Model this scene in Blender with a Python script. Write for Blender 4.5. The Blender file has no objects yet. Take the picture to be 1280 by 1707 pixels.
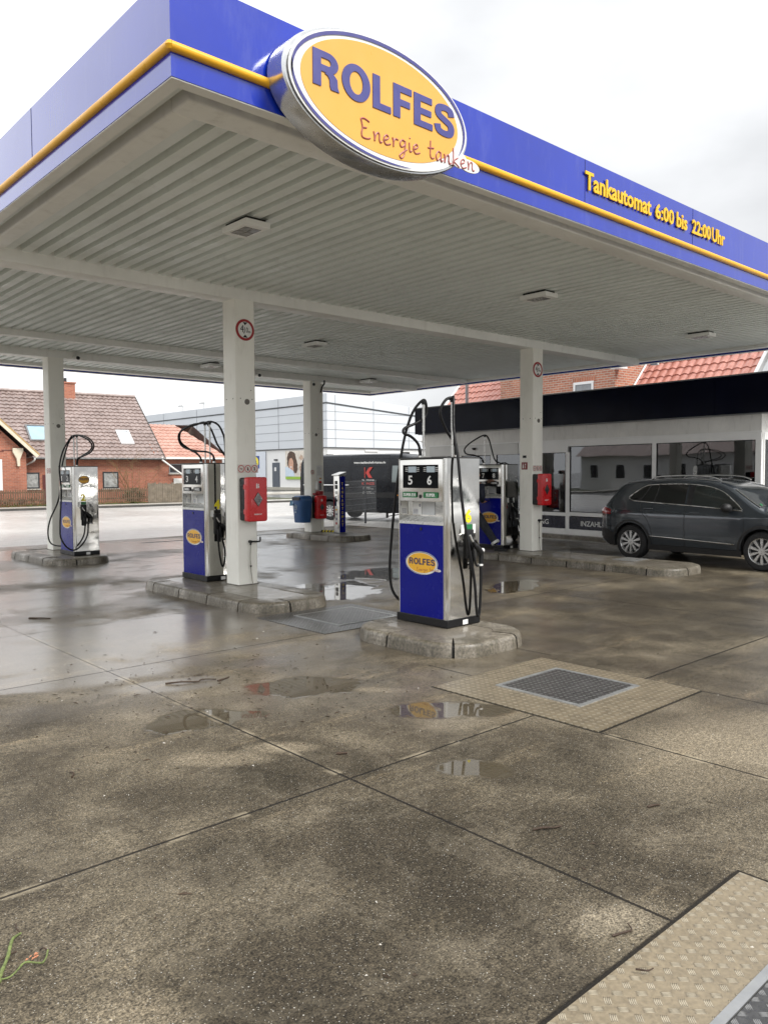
import bpy, bmesh, math, random
from mathutils import Vector, Matrix
R = math.radians
SC = bpy.context.scene
COL = SC.collection
rng = random.Random(7)

# ------------------------------------------------------------------ camera
cam = bpy.data.cameras.new("camera")
cam.sensor_fit = 'HORIZONTAL'; cam.sensor_width = 36.0
cam.lens = 36.0 * 1317.05 / 1280.0
cam.clip_start = 0.05; cam.clip_end = 2000
camo = bpy.data.objects.new("camera", cam); COL.objects.link(camo)
PSI, TH, RO = R(42.202), R(-2.897), R(-0.335)
fw = Vector((math.sin(PSI)*math.cos(TH), math.cos(PSI)*math.cos(TH), math.sin(TH)))
rt = Vector((math.cos(PSI), -math.sin(PSI), 0)); up = rt.cross(fw)
r2 = rt*math.cos(RO) + up*math.sin(RO); u2 = up*math.cos(RO) - rt*math.sin(RO)
mw = Matrix((r2, u2, -fw)).transposed().to_4x4(); mw.translation = Vector((0, 0, 1.79))
camo.matrix_world = mw
SC.camera = camo
SC.render.resolution_x = 767; SC.render.resolution_y = 1024

# ------------------------------------------------------------------ sky and light
SUN_EL, SUN_AZ = R(48), R(165)
w = bpy.data.worlds.new("World"); SC.world = w; w.use_nodes = True
nt = w.node_tree; nt.nodes.clear()
out = nt.nodes.new('ShaderNodeOutputWorld'); bg = nt.nodes.new('ShaderNodeBackground')
sky = nt.nodes.new('ShaderNodeTexSky'); sky.sky_type = 'NISHITA'; sky.sun_disc = False
sky.sun_elevation = SUN_EL; sky.sun_rotation = SUN_AZ; sky.air_density = 1.0; sky.dust_density = 4.0; sky.ozone_density = 1.0
hs = nt.nodes.new('ShaderNodeHueSaturation'); hs.inputs['Saturation'].default_value = 0.10
nt.links.new(sky.outputs[0], hs.inputs['Color'])
tc = nt.nodes.new('ShaderNodeTexCoord')
mp = nt.nodes.new('ShaderNodeMapping'); mp.inputs['Scale'].default_value = (1.0, 1.0, 2.2)
nt.links.new(tc.outputs['Generated'], mp.inputs['Vector'])
nz = nt.nodes.new('ShaderNodeTexNoise'); nz.inputs['Scale'].default_value = 2.1; nz.inputs['Detail'].default_value = 6; nz.inputs['Roughness'].default_value = 0.5
nt.links.new(mp.outputs[0], nz.inputs['Vector'])
cr = nt.nodes.new('ShaderNodeValToRGB')
cr.color_ramp.elements[0].position = 0.37; cr.color_ramp.elements[0].color = (3.7, 3.78, 3.9, 1)
cr.color_ramp.elements[1].position = 0.72; cr.color_ramp.elements[1].color = (8.0, 8.1, 8.2, 1)
dt = nt.nodes.new('ShaderNodeVectorMath'); dt.operation = 'DOT_PRODUCT'; dt.inputs[1].default_value = (.741, -.672, 0)
nt.links.new(tc.outputs['Generated'], dt.inputs[0])
ma = nt.nodes.new('ShaderNodeMath'); ma.operation = 'MULTIPLY_ADD'; ma.inputs[1].default_value = -.30; nt.links.new(dt.outputs['Value'], ma.inputs[0])
mb_ = nt.nodes.new('ShaderNodeMath'); mb_.operation = 'MULTIPLY_ADD'; mb_.inputs[1].default_value = .55; mb_.inputs[2].default_value = .26; nt.links.new(nz.outputs['Fac'], mb_.inputs[0])
nt.links.new(mb_.outputs[0], ma.inputs[2])
nt.links.new(ma.outputs[0], cr.inputs['Fac'])
mx = nt.nodes.new('ShaderNodeMix'); mx.data_type = 'RGBA'; mx.inputs['Factor'].default_value = 0.8
nt.links.new(hs.outputs[0], mx.inputs['A']); nt.links.new(cr.outputs[0], mx.inputs['B'])
# overcast sky: the zenith is brighter than the horizon
sx = nt.nodes.new('ShaderNodeSeparateXYZ'); nt.links.new(tc.outputs['Generated'], sx.inputs[0])
gm = nt.nodes.new('ShaderNodeMath'); gm.operation = 'MULTIPLY_ADD'; gm.use_clamp = False; gm.inputs[1].default_value = .50; gm.inputs[2].default_value = .74; nt.links.new(sx.outputs['Z'], gm.inputs[0])
gx = nt.nodes.new('ShaderNodeMath'); gx.operation = 'MAXIMUM'; gx.inputs[1].default_value = .3; nt.links.new(gm.outputs[0], gx.inputs[0])
sc_ = nt.nodes.new('ShaderNodeVectorMath'); sc_.operation = 'SCALE'; nt.links.new(mx.outputs['Result'], sc_.inputs[0]); nt.links.new(gx.outputs[0], sc_.inputs['Scale'])
nt.links.new(sc_.outputs[0], bg.inputs['Color'])
bg.inputs['Strength'].default_value = 0.100
nt.links.new(bg.outputs[0], out.inputs['Surface'])

sun = bpy.data.lights.new("sun", 'SUN'); sun.energy = 1.45; sun.angle = R(25); sun.color = (1.0, 0.97, 0.92)
suno = bpy.data.objects.new("sun", sun); COL.objects.link(suno)
sd = Vector((math.sin(SUN_AZ)*math.cos(SUN_EL), math.cos(SUN_AZ)*math.cos(SUN_EL), math.sin(SUN_EL)))
suno.rotation_euler = sd.to_track_quat('Z', 'Y').to_euler(); suno.location = (0, -5, 30)
SC.view_settings.view_transform = 'Standard'; SC.view_settings.look = 'None'
SC.view_settings.exposure = 1.3; SC.view_settings.gamma = 1.0
try:
    SC.cycles.max_bounces = 10; SC.cycles.diffuse_bounces = 5; SC.cycles.glossy_bounces = 5
    SC.cycles.transparent_max_bounces = 12; SC.cycles.use_denoising = True
    SC.cycles.sample_clamp_indirect = 6.0
except Exception: pass

# ------------------------------------------------------------------ node helpers
class NT:
    """short hand for building a material's node tree"""
    def __init__(s, name):
        s.m = bpy.data.materials.new(name); s.m.use_nodes = True
        s.t = s.m.node_tree; s.n = s.t.nodes
        s.b = next(x for x in s.n if x.type == 'BSDF_PRINCIPLED')
        s.out = next(x for x in s.n if x.type == 'OUTPUT_MATERIAL')
    def link(s, a, b): s.t.links.new(a, b)
    def setv(s, sock, v):
        if hasattr(v, 'is_output') or isinstance(v, bpy.types.NodeSocket): s.link(v, sock)
        elif isinstance(v, (tuple, list)) and sock.type == 'RGBA' and len(v) == 3: sock.default_value = (*v, 1)
        else: sock.default_value = v
    def set(s, **k):
        names = dict(color='Base Color', rough='Roughness', metal='Metallic', coat='Coat Weight', coatr='Coat Roughness', spec='Specular IOR Level',
                     normal='Normal', coatn='Coat Normal', alpha='Alpha', emit='Emission Color', emits='Emission Strength', ior='IOR', trans='Transmission Weight')
        for a, v in k.items(): s.setv(s.b.inputs[names[a]], v)
        return s
    def coord(s, kind='Object'):
        return s.n.new('ShaderNodeTexCoord').outputs[kind]
    def mapping(s, vec, scale=(1,1,1), rot=(0,0,0), loc=(0,0,0)):
        q = s.n.new('ShaderNodeMapping'); s.link(vec, q.inputs['Vector'])
        q.inputs['Scale'].default_value = scale; q.inputs['Rotation'].default_value = rot; q.inputs['Location'].default_value = loc
        return q.outputs[0]
    def noise(s, vec=None, scale=5, detail=4, rough=.55, dist=0):
        q = s.n.new('ShaderNodeTexNoise')
        if vec is None: vec = s.coord()
        s.link(vec, q.inputs['Vector'])
        q.inputs['Scale'].default_value = scale; q.inputs['Detail'].default_value = detail; q.inputs['Roughness'].default_value = rough; q.inputs['Distortion'].default_value = dist
        return q.outputs['Fac']
    def voronoi(s, vec, scale=5, feature='F1', out='Distance', rnd=1.0):
        q = s.n.new('ShaderNodeTexVoronoi'); q.feature = feature; s.link(vec, q.inputs['Vector']); q.inputs['Scale'].default_value = scale
        q.inputs['Randomness'].default_value = rnd
        return q.outputs[out]
    def ramp(s, fac, stops):
        q = s.n.new('ShaderNodeValToRGB'); s.link(fac, q.inputs['Fac'])
        e = q.color_ramp.elements
        while len(e) < len(stops): e.new(0.5)
        for i, (p, c) in enumerate(stops):
            e[i].position = p; e[i].color = (*c, 1) if isinstance(c, (tuple, list)) else (c, c, c, 1)
        return q.outputs['Color']
    def math(s, op, a, b=None, c=None, clamp=False):
        q = s.n.new('ShaderNodeMath'); q.operation = op; q.use_clamp = clamp
        for i, v in enumerate((a, b, c)):
            if v is not None: s.setv(q.inputs[i], v)
        return q.outputs[0]
    def mrange(s, v, a, b, c=0., d=1., smooth=True):
        q = s.n.new('ShaderNodeMapRange'); q.interpolation_type = 'SMOOTHSTEP' if smooth else 'LINEAR'
        s.setv(q.inputs['Value'], v)
        for n_, x in (('From Min', a), ('From Max', b), ('To Min', c), ('To Max', d)): s.setv(q.inputs[n_], x)
        return q.outputs['Result']
    def mix(s, f, a, b, mode='MIX'):
        q = s.n.new('ShaderNodeMix'); q.data_type = 'RGBA'; q.blend_type = mode
        s.setv(q.inputs['Factor'], f)
        for k, v in (('A', a), ('B', b)): s.setv(q.inputs[k], (*v, 1) if isinstance(v, tuple) and len(v) == 3 else v)
        return q.outputs['Result']
    def xyz(s, vec):
        q = s.n.new('ShaderNodeSeparateXYZ'); s.link(vec, q.inputs[0]); return q.outputs
    def bump(s, h, strength=.3, dist=.01, normal=None):
        q = s.n.new('ShaderNodeBump'); s.link(h, q.inputs['Height']); q.inputs['Strength'].default_value = strength; q.inputs['Distance'].default_value = dist
        if normal is not None: s.link(normal, q.inputs['Normal'])
        return q.outputs[0]

MATS = {}
def paint(name, col, rough=.45, metal=0., var=.12, nscale=3., dirt_or_sheen=None, dirt_or_sheen_amt=.0, bump=0., coat=0., spec=.5, fine=0.):
    """paint / plastic with uneven tone, uneven gloss and optional dirt"""
    if name in MATS: return MATS[name]
    t = NT(name); c = t.coord()
    a = t.noise(c, nscale, 5, .6)
    lo = tuple(max(0, x*(1-var)) for x in col); hi = tuple(min(1, x*(1+var*.6)) for x in col)
    base = t.ramp(a, [(.3, lo), (.7, hi)])
    if dirt_or_sheen:
        d = t.noise(t.mapping(c, (2.2, 2.2, .5)), nscale*2.3, 6, .7)
        base = t.mix(t.mrange(d, .5, .78, 0., dirt_or_sheen_amt), base, dirt_or_sheen)
    if fine:
        base = t.mix(fine, base, t.ramp(t.noise(c, 130, 2, .6), [(.3, (.02,.02,.02)), (.7, (1,1,1))]), 'OVERLAY')
    rr = t.mrange(t.noise(c, nscale*3.1, 4, .6), .3, .7, max(.02, rough*.75), min(1, rough*1.3))
    t.set(color=base, rough=rr, metal=metal, coat=coat, coatr=.06, spec=spec)
    if bump: t.set(normal=t.bump(t.noise(c, 60, 4, .6), bump, .004))
    MATS[name] = t.m; return t.m

# ------------------------------------------------------------------ mesh helper
WM = {}   # world matrices of the things and parts built so far
class MB:
    def __init__(s): s.v = []; s.f = []; s.mi = []; s.m = 0
    def mat(s, i): s.m = i; return s
    def add(s, vs, fs):
        o = len(s.v); s.v += [Vector(p) for p in vs]
        for f in fs: s.f.append([o+i for i in f]); s.mi.append(s.m)
        return s
    def quad(s, a, b, c, d): return s.add([a, b, c, d], [(0, 1, 2, 3)])
    def poly(s, pts): return s.add(pts, [tuple(range(len(pts)))])
    def box(s, x0, y0, z0, x1, y1, z1):
        x0, x1 = min(x0, x1), max(x0, x1); y0, y1 = min(y0, y1), max(y0, y1); z0, z1 = min(z0, z1), max(z0, z1)
        v = [(x0,y0,z0),(x1,y0,z0),(x1,y1,z0),(x0,y1,z0),(x0,y0,z1),(x1,y0,z1),(x1,y1,z1),(x0,y1,z1)]
        return s.add(v, [(0,3,2,1),(4,5,6,7),(0,1,5,4),(1,2,6,5),(2,3,7,6),(3,0,4,7)])
    def prism(s, poly, a, b, ax='z'):
        """extrude a 2D polygon from a to b along axis"""
        f = {'z': lambda p, h: (p[0], p[1], h), 'y': lambda p, h: (p[0], h, p[1]), 'x': lambda p, h: (h, p[0], p[1])}[ax]
        n = len(poly); v = [f(p, a) for p in poly] + [f(p, b) for p in poly]
        fs = [tuple(range(n))[::-1], tuple(range(n, 2*n))] + [(i, (i+1) % n, n+(i+1) % n, n+i) for i in range(n)]
        return s.add(v, fs)
    def tube(s, pts, r, n=10, caps=True, closed=False):
        pts = [Vector(p) for p in pts]; N = len(pts); rr = r if isinstance(r, (list, tuple)) else [r]*N
        tang = []
        for i in range(N):
            a = pts[i-1] if (i or closed) else pts[0]; b = pts[(i+1) % N] if (i < N-1 or closed) else pts[-1]
            t = (b-a); tang.append(t.normalized() if t.length > 1e-9 else Vector((0,0,1)))
        ref = Vector((0,0,1)) if abs(tang[0].z) < .9 else Vector((1,0,0))
        u = tang[0].cross(ref).normalized(); vs = []
        for i in range(N):
            u = (u - tang[i]*u.dot(tang[i]))
            u = u.normalized() if u.length > 1e-6 else tang[i].orthogonal().normalized()
            w_ = tang[i].cross(u)
            for k in range(n):
                a = 2*math.pi*k/n; vs.append(pts[i] + (u*math.cos(a) + w_*math.sin(a))*rr[i])
        fs = []
        for i in range(N if closed else N-1):
            j = (i+1) % N
            for k in range(n): fs.append((i*n+k, i*n+(k+1) % n, j*n+(k+1) % n, j*n+k))
        if caps and not closed: fs += [tuple(range(n))[::-1], tuple((N-1)*n+k for k in range(n))]
        return s.add(vs, fs)
    def cyl(s, a, b, r, r1=None, n=16): return s.tube([a, b], [r, r if r1 is None else r1], n)
    def lathe(s, prof, c, ax='z', n=24, caps=True):
        """prof: list of (radius, height)"""
        f = {'z': lambda r, a, h: (c[0]+r*math.cos(a), c[1]+r*math.sin(a), c[2]+h),
             'y': lambda r, a, h: (c[0]+r*math.sin(a), c[1]+h, c[2]+r*math.cos(a)),
             'x': lambda r, a, h: (c[0]+h, c[1]+r*math.cos(a), c[2]+r*math.sin(a))}[ax]
        vs = [f(r, 2*math.pi*k/n, h) for r, h in prof for k in range(n)]; N = len(prof)
        fs = [(i*n+k, i*n+(k+1) % n, (i+1)*n+(k+1) % n, (i+1)*n+k) for i in range(N-1) for k in range(n)]
        if caps: fs += [tuple(range(n))[::-1], tuple((N-1)*n+k for k in range(n))]
        return s.add(vs, fs)
    def grid(s, fn, nu, nv, flip=False):
        vs = [fn(i/nu, j/nv) for j in range(nv+1) for i in range(nu+1)]
        fs = []
        for j in range(nv):
            for i in range(nu):
                q = (j*(nu+1)+i, j*(nu+1)+i+1, (j+1)*(nu+1)+i+1, (j+1)*(nu+1)+i); fs.append(q[::-1] if flip else q)
        return s.add(vs, fs)
    def mesh(s, me, M):
        """merge an existing mesh datablock"""
        return s.add([M @ v.co for v in me.vertices], [tuple(p.vertices) for p in me.polygons])
    def xf(s, M): s.v = [M @ p for p in s.v]; return s
    def bisect(s, co, no):
        bm = s._bm(); g = bm.verts[:] + bm.edges[:] + bm.faces[:]
        bmesh.ops.bisect_plane(bm, geom=g, plane_co=co, plane_no=no, clear_outer=True)
        bm.verts.index_update(); s.v = [v.co.copy() for v in bm.verts]; s.f = [[v.index for v in f.verts] for f in bm.faces]; s.mi = [f.material_index for f in bm.faces]
        bm.free(); return s
    def _bm(s):
        bm = bmesh.new(); vs = [bm.verts.new(p) for p in s.v]
        for f, mi in zip(s.f, s.mi):
            try: q = bm.faces.new([vs[i] for i in f]); q.material_index = mi
            except ValueError: pass
        bm.verts.index_update(); return bm
    def build(s, name, mats, parent=None, world=False, bevel=0., seg=2, smooth=None, fixn=True, weld=False):
        if world and parent is not None:
            Mi = WM[parent].inverted(); s.v = [Mi @ p for p in s.v]
        bm = s._bm()
        if weld: bmesh.ops.remove_doubles(bm, verts=bm.verts[:], dist=1e-5)
        if fixn: bmesh.ops.recalc_face_normals(bm, faces=bm.faces[:])
        if bevel:
            es = [e for e in bm.edges if len(e.link_faces) == 2 and e.calc_face_angle(0) > R(30)]
            bmesh.ops.bevel(bm, geom=es, offset=bevel, segments=seg, profile=.5, affect='EDGES', clamp_overlap=True)
        uv = bm.loops.layers.uv.new("UVMap")
        for f in bm.faces:
            n = f.normal
            if abs(n.z) < .8:
                t = Vector((-n.y, n.x, 0)); t = t.normalized() if t.length > 1e-6 else Vector((1,0,0))
                for l in f.loops: l[uv].uv = (l.vert.co.dot(t), l.vert.co.z)
            else:
                for l in f.loops: l[uv].uv = (l.vert.co.x, l.vert.co.y)
        me = bpy.data.meshes.new(name); bm.to_mesh(me); bm.free()
        if not isinstance(mats, (list, tuple)): mats = [mats]
        for m_ in mats: me.materials.append(m_)
        if smooth:
            me.shade_smooth()
            try: me.set_sharp_from_angle(angle=R(smooth))
            except Exception: pass
        o = bpy.data.objects.new(name, me); COL.objects.link(o)
        if parent is not None: o.parent = parent; WM[o] = WM[parent].copy()
        else: WM[o] = Matrix.Identity(4)
        return o
def tag(o, label=None, cat=None, group=None, kind=None):
    for k, v in (('label', label), ('category', cat), ('group', group), ('kind', kind)):
        if v: o[k] = v
    return o
def thing(name, label, cat, loc=(0,0,0), rz=0., group=None):
    o = bpy.data.objects.new(name, None); COL.objects.link(o); o.empty_display_size = .2
    o.location = loc; o.rotation_euler = (0, 0, rz)
    WM[o] = Matrix.Translation(loc) @ Matrix.Rotation(rz, 4, 'Z')
    return tag(o, label, cat, group)
def copy_tree(o, loc=None, rz=None, parent=None):
    c = o.copy(); COL.objects.link(c)
    if parent is not None: c.parent = parent
    if loc is not None: c.location = loc
    if rz is not None: c.rotation_euler = (0, 0, rz)
    WM[c] = Matrix.Translation(c.location) @ Matrix.Rotation(c.rotation_euler.z, 4, 'Z') if parent is None else WM[parent].copy()
    for ch in list(o.children): copy_tree(ch, parent=c)
    return c
def crom(pts, n=8, closed=False):
    """Catmull-Rom through points"""
    P = [Vector(p) for p in pts]; out = []; N = len(P)
    for i in range(N if closed else N-1):
        if closed: a, b, c, d = P[i-1], P[i], P[(i+1) % N], P[(i+2) % N]
        else: a, b, c, d = P[max(i-1, 0)], P[i], P[i+1], P[min(i+2, N-1)]
        for k in range(n):
            t = k/n
            out.append(.5*((2*b) + (c-a)*t + (2*a-5*b+4*c-d)*t*t + (3*b-a-3*c+d)*t**3))
    if not closed: out.append(P[-1])
    return out
def frame(o, right, upv=(0,0,1)):
    """matrix taking text space (x right, y up, z out) to the place o"""
    x = Vector(right).normalized(); y = Vector(upv).normalized(); z = x.cross(y).normalized()
    m = Matrix((x, y, z)).transposed().to_4x4(); m.translation = Vector(o); return m
RX, RY = (1,0,0), (0,-1,0)     # reading direction on walls facing -Y and facing -X
TXT = {}
def textmesh(s, weight=0., depth=0.002, res=2):
    k = (s, weight, depth)
    if k in TXT: return TXT[k]
    c = bpy.data.curves.new("lettering", 'FONT'); c.body = s; c.size = 1.0; c.offset = weight; c.extrude = depth; c.resolution_u = res
    o = bpy.data.objects.new("lettering", c); COL.objects.link(o)
    dg = bpy.context.evaluated_depsgraph_get(); dg.update()
    me = bpy.data.meshes.new_from_object(o.evaluated_get(dg)); bpy.data.objects.remove(o); bpy.data.curves.remove(c)
    xs = [v.co.x for v in me.vertices]; ys = [v.co.y for v in me.vertices]
    TXT[k] = (me, min(xs), max(xs), min(ys), max(ys)); return TXT[k]
def put_text(mb, s, M, x0, y0, wid, hei, weight=0., thick=.002, slant=0., res=2):
    """text s filling the rectangle x0..x0+wid, y0..y0+hei of frame M, standing out by thick"""
    me, a, b, c, d = textmesh(s, weight, .5, res)
    sx, sy = wid/(b-a), hei/(d-c)
    T = Matrix(((sx, slant, 0, x0-a*sx), (0, sy, 0, y0-c*sy), (0, 0, thick, thick*.5), (0, 0, 0, 1)))
    mb.mesh(me, M @ T); return mb
def ell(cx, cy, rx, ry, n=48, a0=0, a1=2*math.pi):
    return [(cx+rx*math.cos(a0+(a1-a0)*i/n), cy+ry*math.sin(a0+(a1-a0)*i/n)) for i in range(n)]
def plate(mb, poly, M, z0, z1):
    n = len(poly); v = [M @ Vector((p[0], p[1], z0)) for p in poly] + [M @ Vector((p[0], p[1], z1)) for p in poly]
    mb.add(v, [tuple(range(n))[::-1], tuple(range(n, 2*n))] + [(i, (i+1) % n, n+(i+1) % n, n+i) for i in range(n)]); return mb
def rrect(x0, y0, x1, y1, r, n=5):
    out = []
    for cx, cy, a in ((x1-r, y1-r, 0), (x0+r, y1-r, 90), (x0+r, y0+r, 180), (x1-r, y0+r, 270)):
        for i in range(n+1):
            t = R(a+90*i/n); out.append((cx+r*math.cos(t), cy+r*math.sin(t)))
    return out
# ------------------------------------------------------------------ common materials
STEEL = paint('brushed_steel', (.66, .65, .62), .16, 1.0, .08, 1.2)
def mirror_steel():
    t = NT('polished_steel'); c = t.coord()
    h = t.noise(t.mapping(c, (1, 1, .5)), 1.8, 1, .3)
    t.set(color=t.ramp(t.noise(c, 3, 4, .6), [(.3, (.60,.59,.56)), (.7, (.74,.73,.70))]), metal=1.0,
          rough=t.mrange(t.noise(c, 9, 5, .65), .35, .7, .025, .09), normal=t.bump(h, .10, .02))
    return t.m
MSTEEL = mirror_steel()
BLACK = paint('black_plastic', (.007,.007,.008), .42, 0, .3, 6, spec=.4)
RUBBER = paint('black_rubber', (.006,.006,.007), .5, 0, .3, 9, spec=.35)
PUMPBLUE = paint('pump_blue', (.0015,.005,.21), .22, 0, .10, 2, spec=.22)
WHITE = paint('white_paint', (.72,.72,.69), .4, 0, .06, 3)
STICKW = paint('white_sticker', (.78,.78,.76), .35, 0, .04, 4)
YELLOW = paint('logo_yellow', (.86,.46,.035), .35, 0, .06, 2)
NAVY = paint('logo_navy', (.018,.018,.09), .4, 0, .1, 3)
REDBROWN = paint('script_red', (.36,.07,.04), .4, 0, .1, 3)
GREEN = paint('fuel_green', (.012,.16,.05), .35, 0, .1, 5)
LCD = paint('grey_display', (.42,.50,.55), .25, 0, .06, 8)
GLASSBLACK = paint('display_glass', (.005,.006,.007), .12, 0, .2, 2, spec=.15)
YELNUM = paint('yellow_numeral', (.85,.72,.02), .4, 0, .05, 3)
GREYMETAL = paint('grey_metal', (.22,.23,.24), .45, .3, .15, 5)
DARKMETAL = paint('dark_metal', (.03,.033,.038), .45, .2, .2, 5)
RED = paint('signal_red', (.62,.012,.016), .28, 0, .10, 3, coat=.2)

# ------------------------------------------------------------------ the forecourt
def concrete_ground():
    t = NT('wet_concrete'); c = t.coord(); x, y, z = t.xyz(c)
    big = t.noise(c, .42, 5, .58); mid = t.noise(c, 1.7, 6, .62, .4); fine = t.noise(c, 34, 9, .82); grain = t.noise(c, 105, 2, .7)
    streak = t.noise(t.mapping(c, (.5, 2.4, 1), (0, 0, R(25))), 1.1, 5, .6)
    base = t.ramp(t.math('ADD', t.math('MULTIPLY', big, .55), t.math('MULTIPLY', mid, .45)),
                  [(.36, (.044,.036,.023)), (.46, (.083,.068,.046)), (.55, (.150,.125,.086)), (.68, (.29,.246,.178))])
    # tan silt dried onto the slabs
    silt = t.math('MULTIPLY', t.mrange(streak, .56, .74), t.mrange(fine, .3, .6), clamp=True)
    base = t.mix(t.math('MULTIPLY', silt, .7), base, (.36,.285,.18))
    # tyre wear: darker bands
    band = t.noise(t.mapping(c, (.9, .14, 1), (0, 0, R(-12))), 1.6, 4, .55)
    base = t.mix(t.mrange(band, .55, .72, 0, .45), base, (.06,.05,.038))
    def ellm(cx, cy, rx, ry, rot=0., soft=.24, dist=.8):
        dx = t.math('SUBTRACT', x, cx); dy = t.math('SUBTRACT', y, cy); ca, sa = math.cos(R(rot)), math.sin(R(rot))
        u = t.math('DIVIDE', t.math('ADD', t.math('MULTIPLY', dx, ca), t.math('MULTIPLY', dy, sa)), rx)
        v = t.math('DIVIDE', t.math('SUBTRACT', t.math('MULTIPLY', dy, ca), t.math('MULTIPLY', dx, sa)), ry)
        d = t.math('ADD', t.math('MULTIPLY', u, u), t.math('MULTIPLY', v, v))
        d = t.math('ADD', d, t.math('MULTIPLY', t.math('SUBTRACT', mid, .5), dist*4))
        return t.mrange(d, 1-soft, 1+soft, 1, 0)
    for e in ((1.9,2.2,1.15,.75,30), (3.9,2.85,.95,.38,-45), (2.6,2.2,.7,.4,-40), (9.5,4.8,2.2,1.2,0)):
        base = t.mix(t.math('MULTIPLY', ellm(*e, .8, .5), .55), base, (.042,.034,.022))
    for e in ((1.05,2.35,.16,.22,0), (1.75,1.55,.07,.05,0), (2.5,4.3,.3,.12,-40), (2.9,4.2,.22,.1,-40), (4.3,4.75,.25,.07,-50), (5.0,2.2,.9,.5,0)):
        base = t.mix(t.math('MULTIPLY', ellm(*e, .9, .45), .42), base, (.36,.30,.21))
    # grain, aggregate
    base = t.mix(.7, base, t.ramp(fine, [(.38, (.08,.08,.08)), (.62, (.92,.92,.92))]), 'OVERLAY')
    base = t.mix(.75, base, t.ramp(grain, [(.34, (.03,.03,.03)), (.5, (.46,.46,.46)), (.68, (.97,.97,.97))]), 'OVERLAY')
    # damp patches with crisp drying edges
    damp = t.mrange(t.math('ADD', t.noise(t.mapping(c, loc=(11, 5, 0)), .75, 9, .62, .3), t.math('MULTIPLY', t.math('SUBTRACT', fine, .5), .05)), .515, .545)
    base = t.mix(t.math('MULTIPLY', damp, .22), base, t.mix(1., base, (.42,.40,.36), 'MULTIPLY'))
    edge = t.noise(t.mapping(c, loc=(2, 9, 0)), 1.3, 8, .66, .5)
    rim = t.math('MULTIPLY', t.mrange(edge, .52, .545), t.mrange(edge, .545, .60, 1, 0))
    base = t.mix(t.math('MULTIPLY', rim, .08), base, (.40,.345,.255))
    spk = t.voronoi(c, 70); sp2 = t.voronoi(t.mapping(c, (1,1,1), loc=(3.1, 1.7, 0)), 27)
    base = t.mix(t.mrange(spk, .10, .17, .75, 0), base, (.46,.43,.37))
    base = t.mix(t.mrange(sp2, .05, .085, .8, 0), base, (.62,.60,.55))
    # wetness: more water the closer to the pumps and under the roof's edge
    wob = t.noise(c, .9, 5, .6)
    P = None
    for e in ((3.86,5.34,.50,.34,-44), (2.80,5.10,.36,.24,-20), (3.12,4.96,.16,.10,-40), (4.28,3.98,.44,.26,-45), (3.52,3.10,.24,.15,-45),
              (9.7,7.7,.8,.35,20), (7.4,9.3,1.1,.7,30), (9.3,10.2,1.2,.8,0)):
        m_ = ellm(*e); P = m_ if P is None else t.math('MAXIMUM', P, m_)
    SH = None
    for e in ((4.0,8.4,1.5,.9,20,.6), (2.6,7.0,1.0,.45,-15,.6), (1.9,9.3,1.5,1.1,0,.6), (6.6,9.3,1.0,.8,20,.6), (8.6,10.6,1.6,1.2,0,.6), (3.3,11.6,2.2,1.2,0,.6), (5.0,14.5,2.,1.2,0,.6), (9,14,3.5,2.2,10,.6), (3.1,6.1,.5,.22,-20,.6), (8,18.5,6,1.5,0,.6), (5.2,8.4,1.2,.7,0,.6), (2.9,8.2,2.2,1.4,0,.8)):
        m_ = ellm(*e); SH = m_ if SH is None else t.math('MAXIMUM', SH, m_)
    far = t.mrange(t.math('ADD', x, y), 6.4, 9.6)             # the slabs under and around the roof are wetter than the outer ones
    wet = t.math('MULTIPLY', far, t.mrange(wob, .36, .60, .15, 1.0))
    wet = t.math('ADD', wet, t.mrange(t.noise(t.mapping(c, loc=(7, 3, 0)), .7, 4, .6), .54, .74, 0, .28), clamp=True)
    wet = t.math('MAXIMUM', wet, SH)
    base = t.mix(t.math('MULTIPLY', SH, .28), base, (.40,.365,.31))  # pale beige slab tint, also painted in to brighten the sheen zones
    # puddles darken what lies under them
    base = t.mix(t.math('MULTIPLY', P, .80), base, (.062,.047,.024))
    base = t.mix(t.math('MULTIPLY', wet, .32), base, (.07,.055,.038))
    # joints between the slabs
    J = None
    def seg(ax, cpos, a, b, w_):
        nonlocal J
        p, q = (y, x) if ax == 'x' else (x, y)
        d = t.math('ABSOLUTE', t.math('ADD', t.math('SUBTRACT', p, cpos), t.math('MULTIPLY', t.math('SUBTRACT', fine, .5), .012)))
        ins = t.math('GREATER_THAN', t.math('MULTIPLY', t.math('SUBTRACT', q, a), t.math('SUBTRACT', b, q)), 0.)
        m_ = t.math('MULTIPLY', t.mrange(d, w_*.45, w_*1.05, 1, 0), ins)
        J = m_ if J is None else t.math('MAXIMUM', J, m_)
    for a in (('x',3.5,-9,4.66,.009), ('x',3.47,6.13,16,.011), ('x',6.93,-9,5.3,.010), ('x',6.95,7.1,12.4,.010), ('x',9.18,-9,5.3,.009), ('x',9.46,7.1,12.4,.012), ('x',11.6,-9,5.3,.012),
              ('x',14.4,-9,16,.012), ('x',17.3,-9,5.2,.012), ('x',-.4,-9,16,.012), ('y',2.89,-6,5.3,.009), ('y',2.89,5.3,21,.005), ('x',2.962,4.65,6.15,.015), ('x',4.548,4.65,6.15,.012), ('y',4.652,2.96,4.55,.013), ('y',6.148,2.96,4.55,.012), ('x',1.490,1.97,3.47,.018), ('y',3.470,-.1,1.5,.018), ('y',4.66,-6,2.96,.009), ('y',6.15,-6,2.98,.009),
              ('y',9.55,-6,21,.012), ('y',8.9,-6,3.4,.012), ('y',-.6,-6,21,.012), ('y',6.3,4.55,5.0,.010), ('y',5.16,4.55,5.1,.009)): seg(*a)
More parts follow.
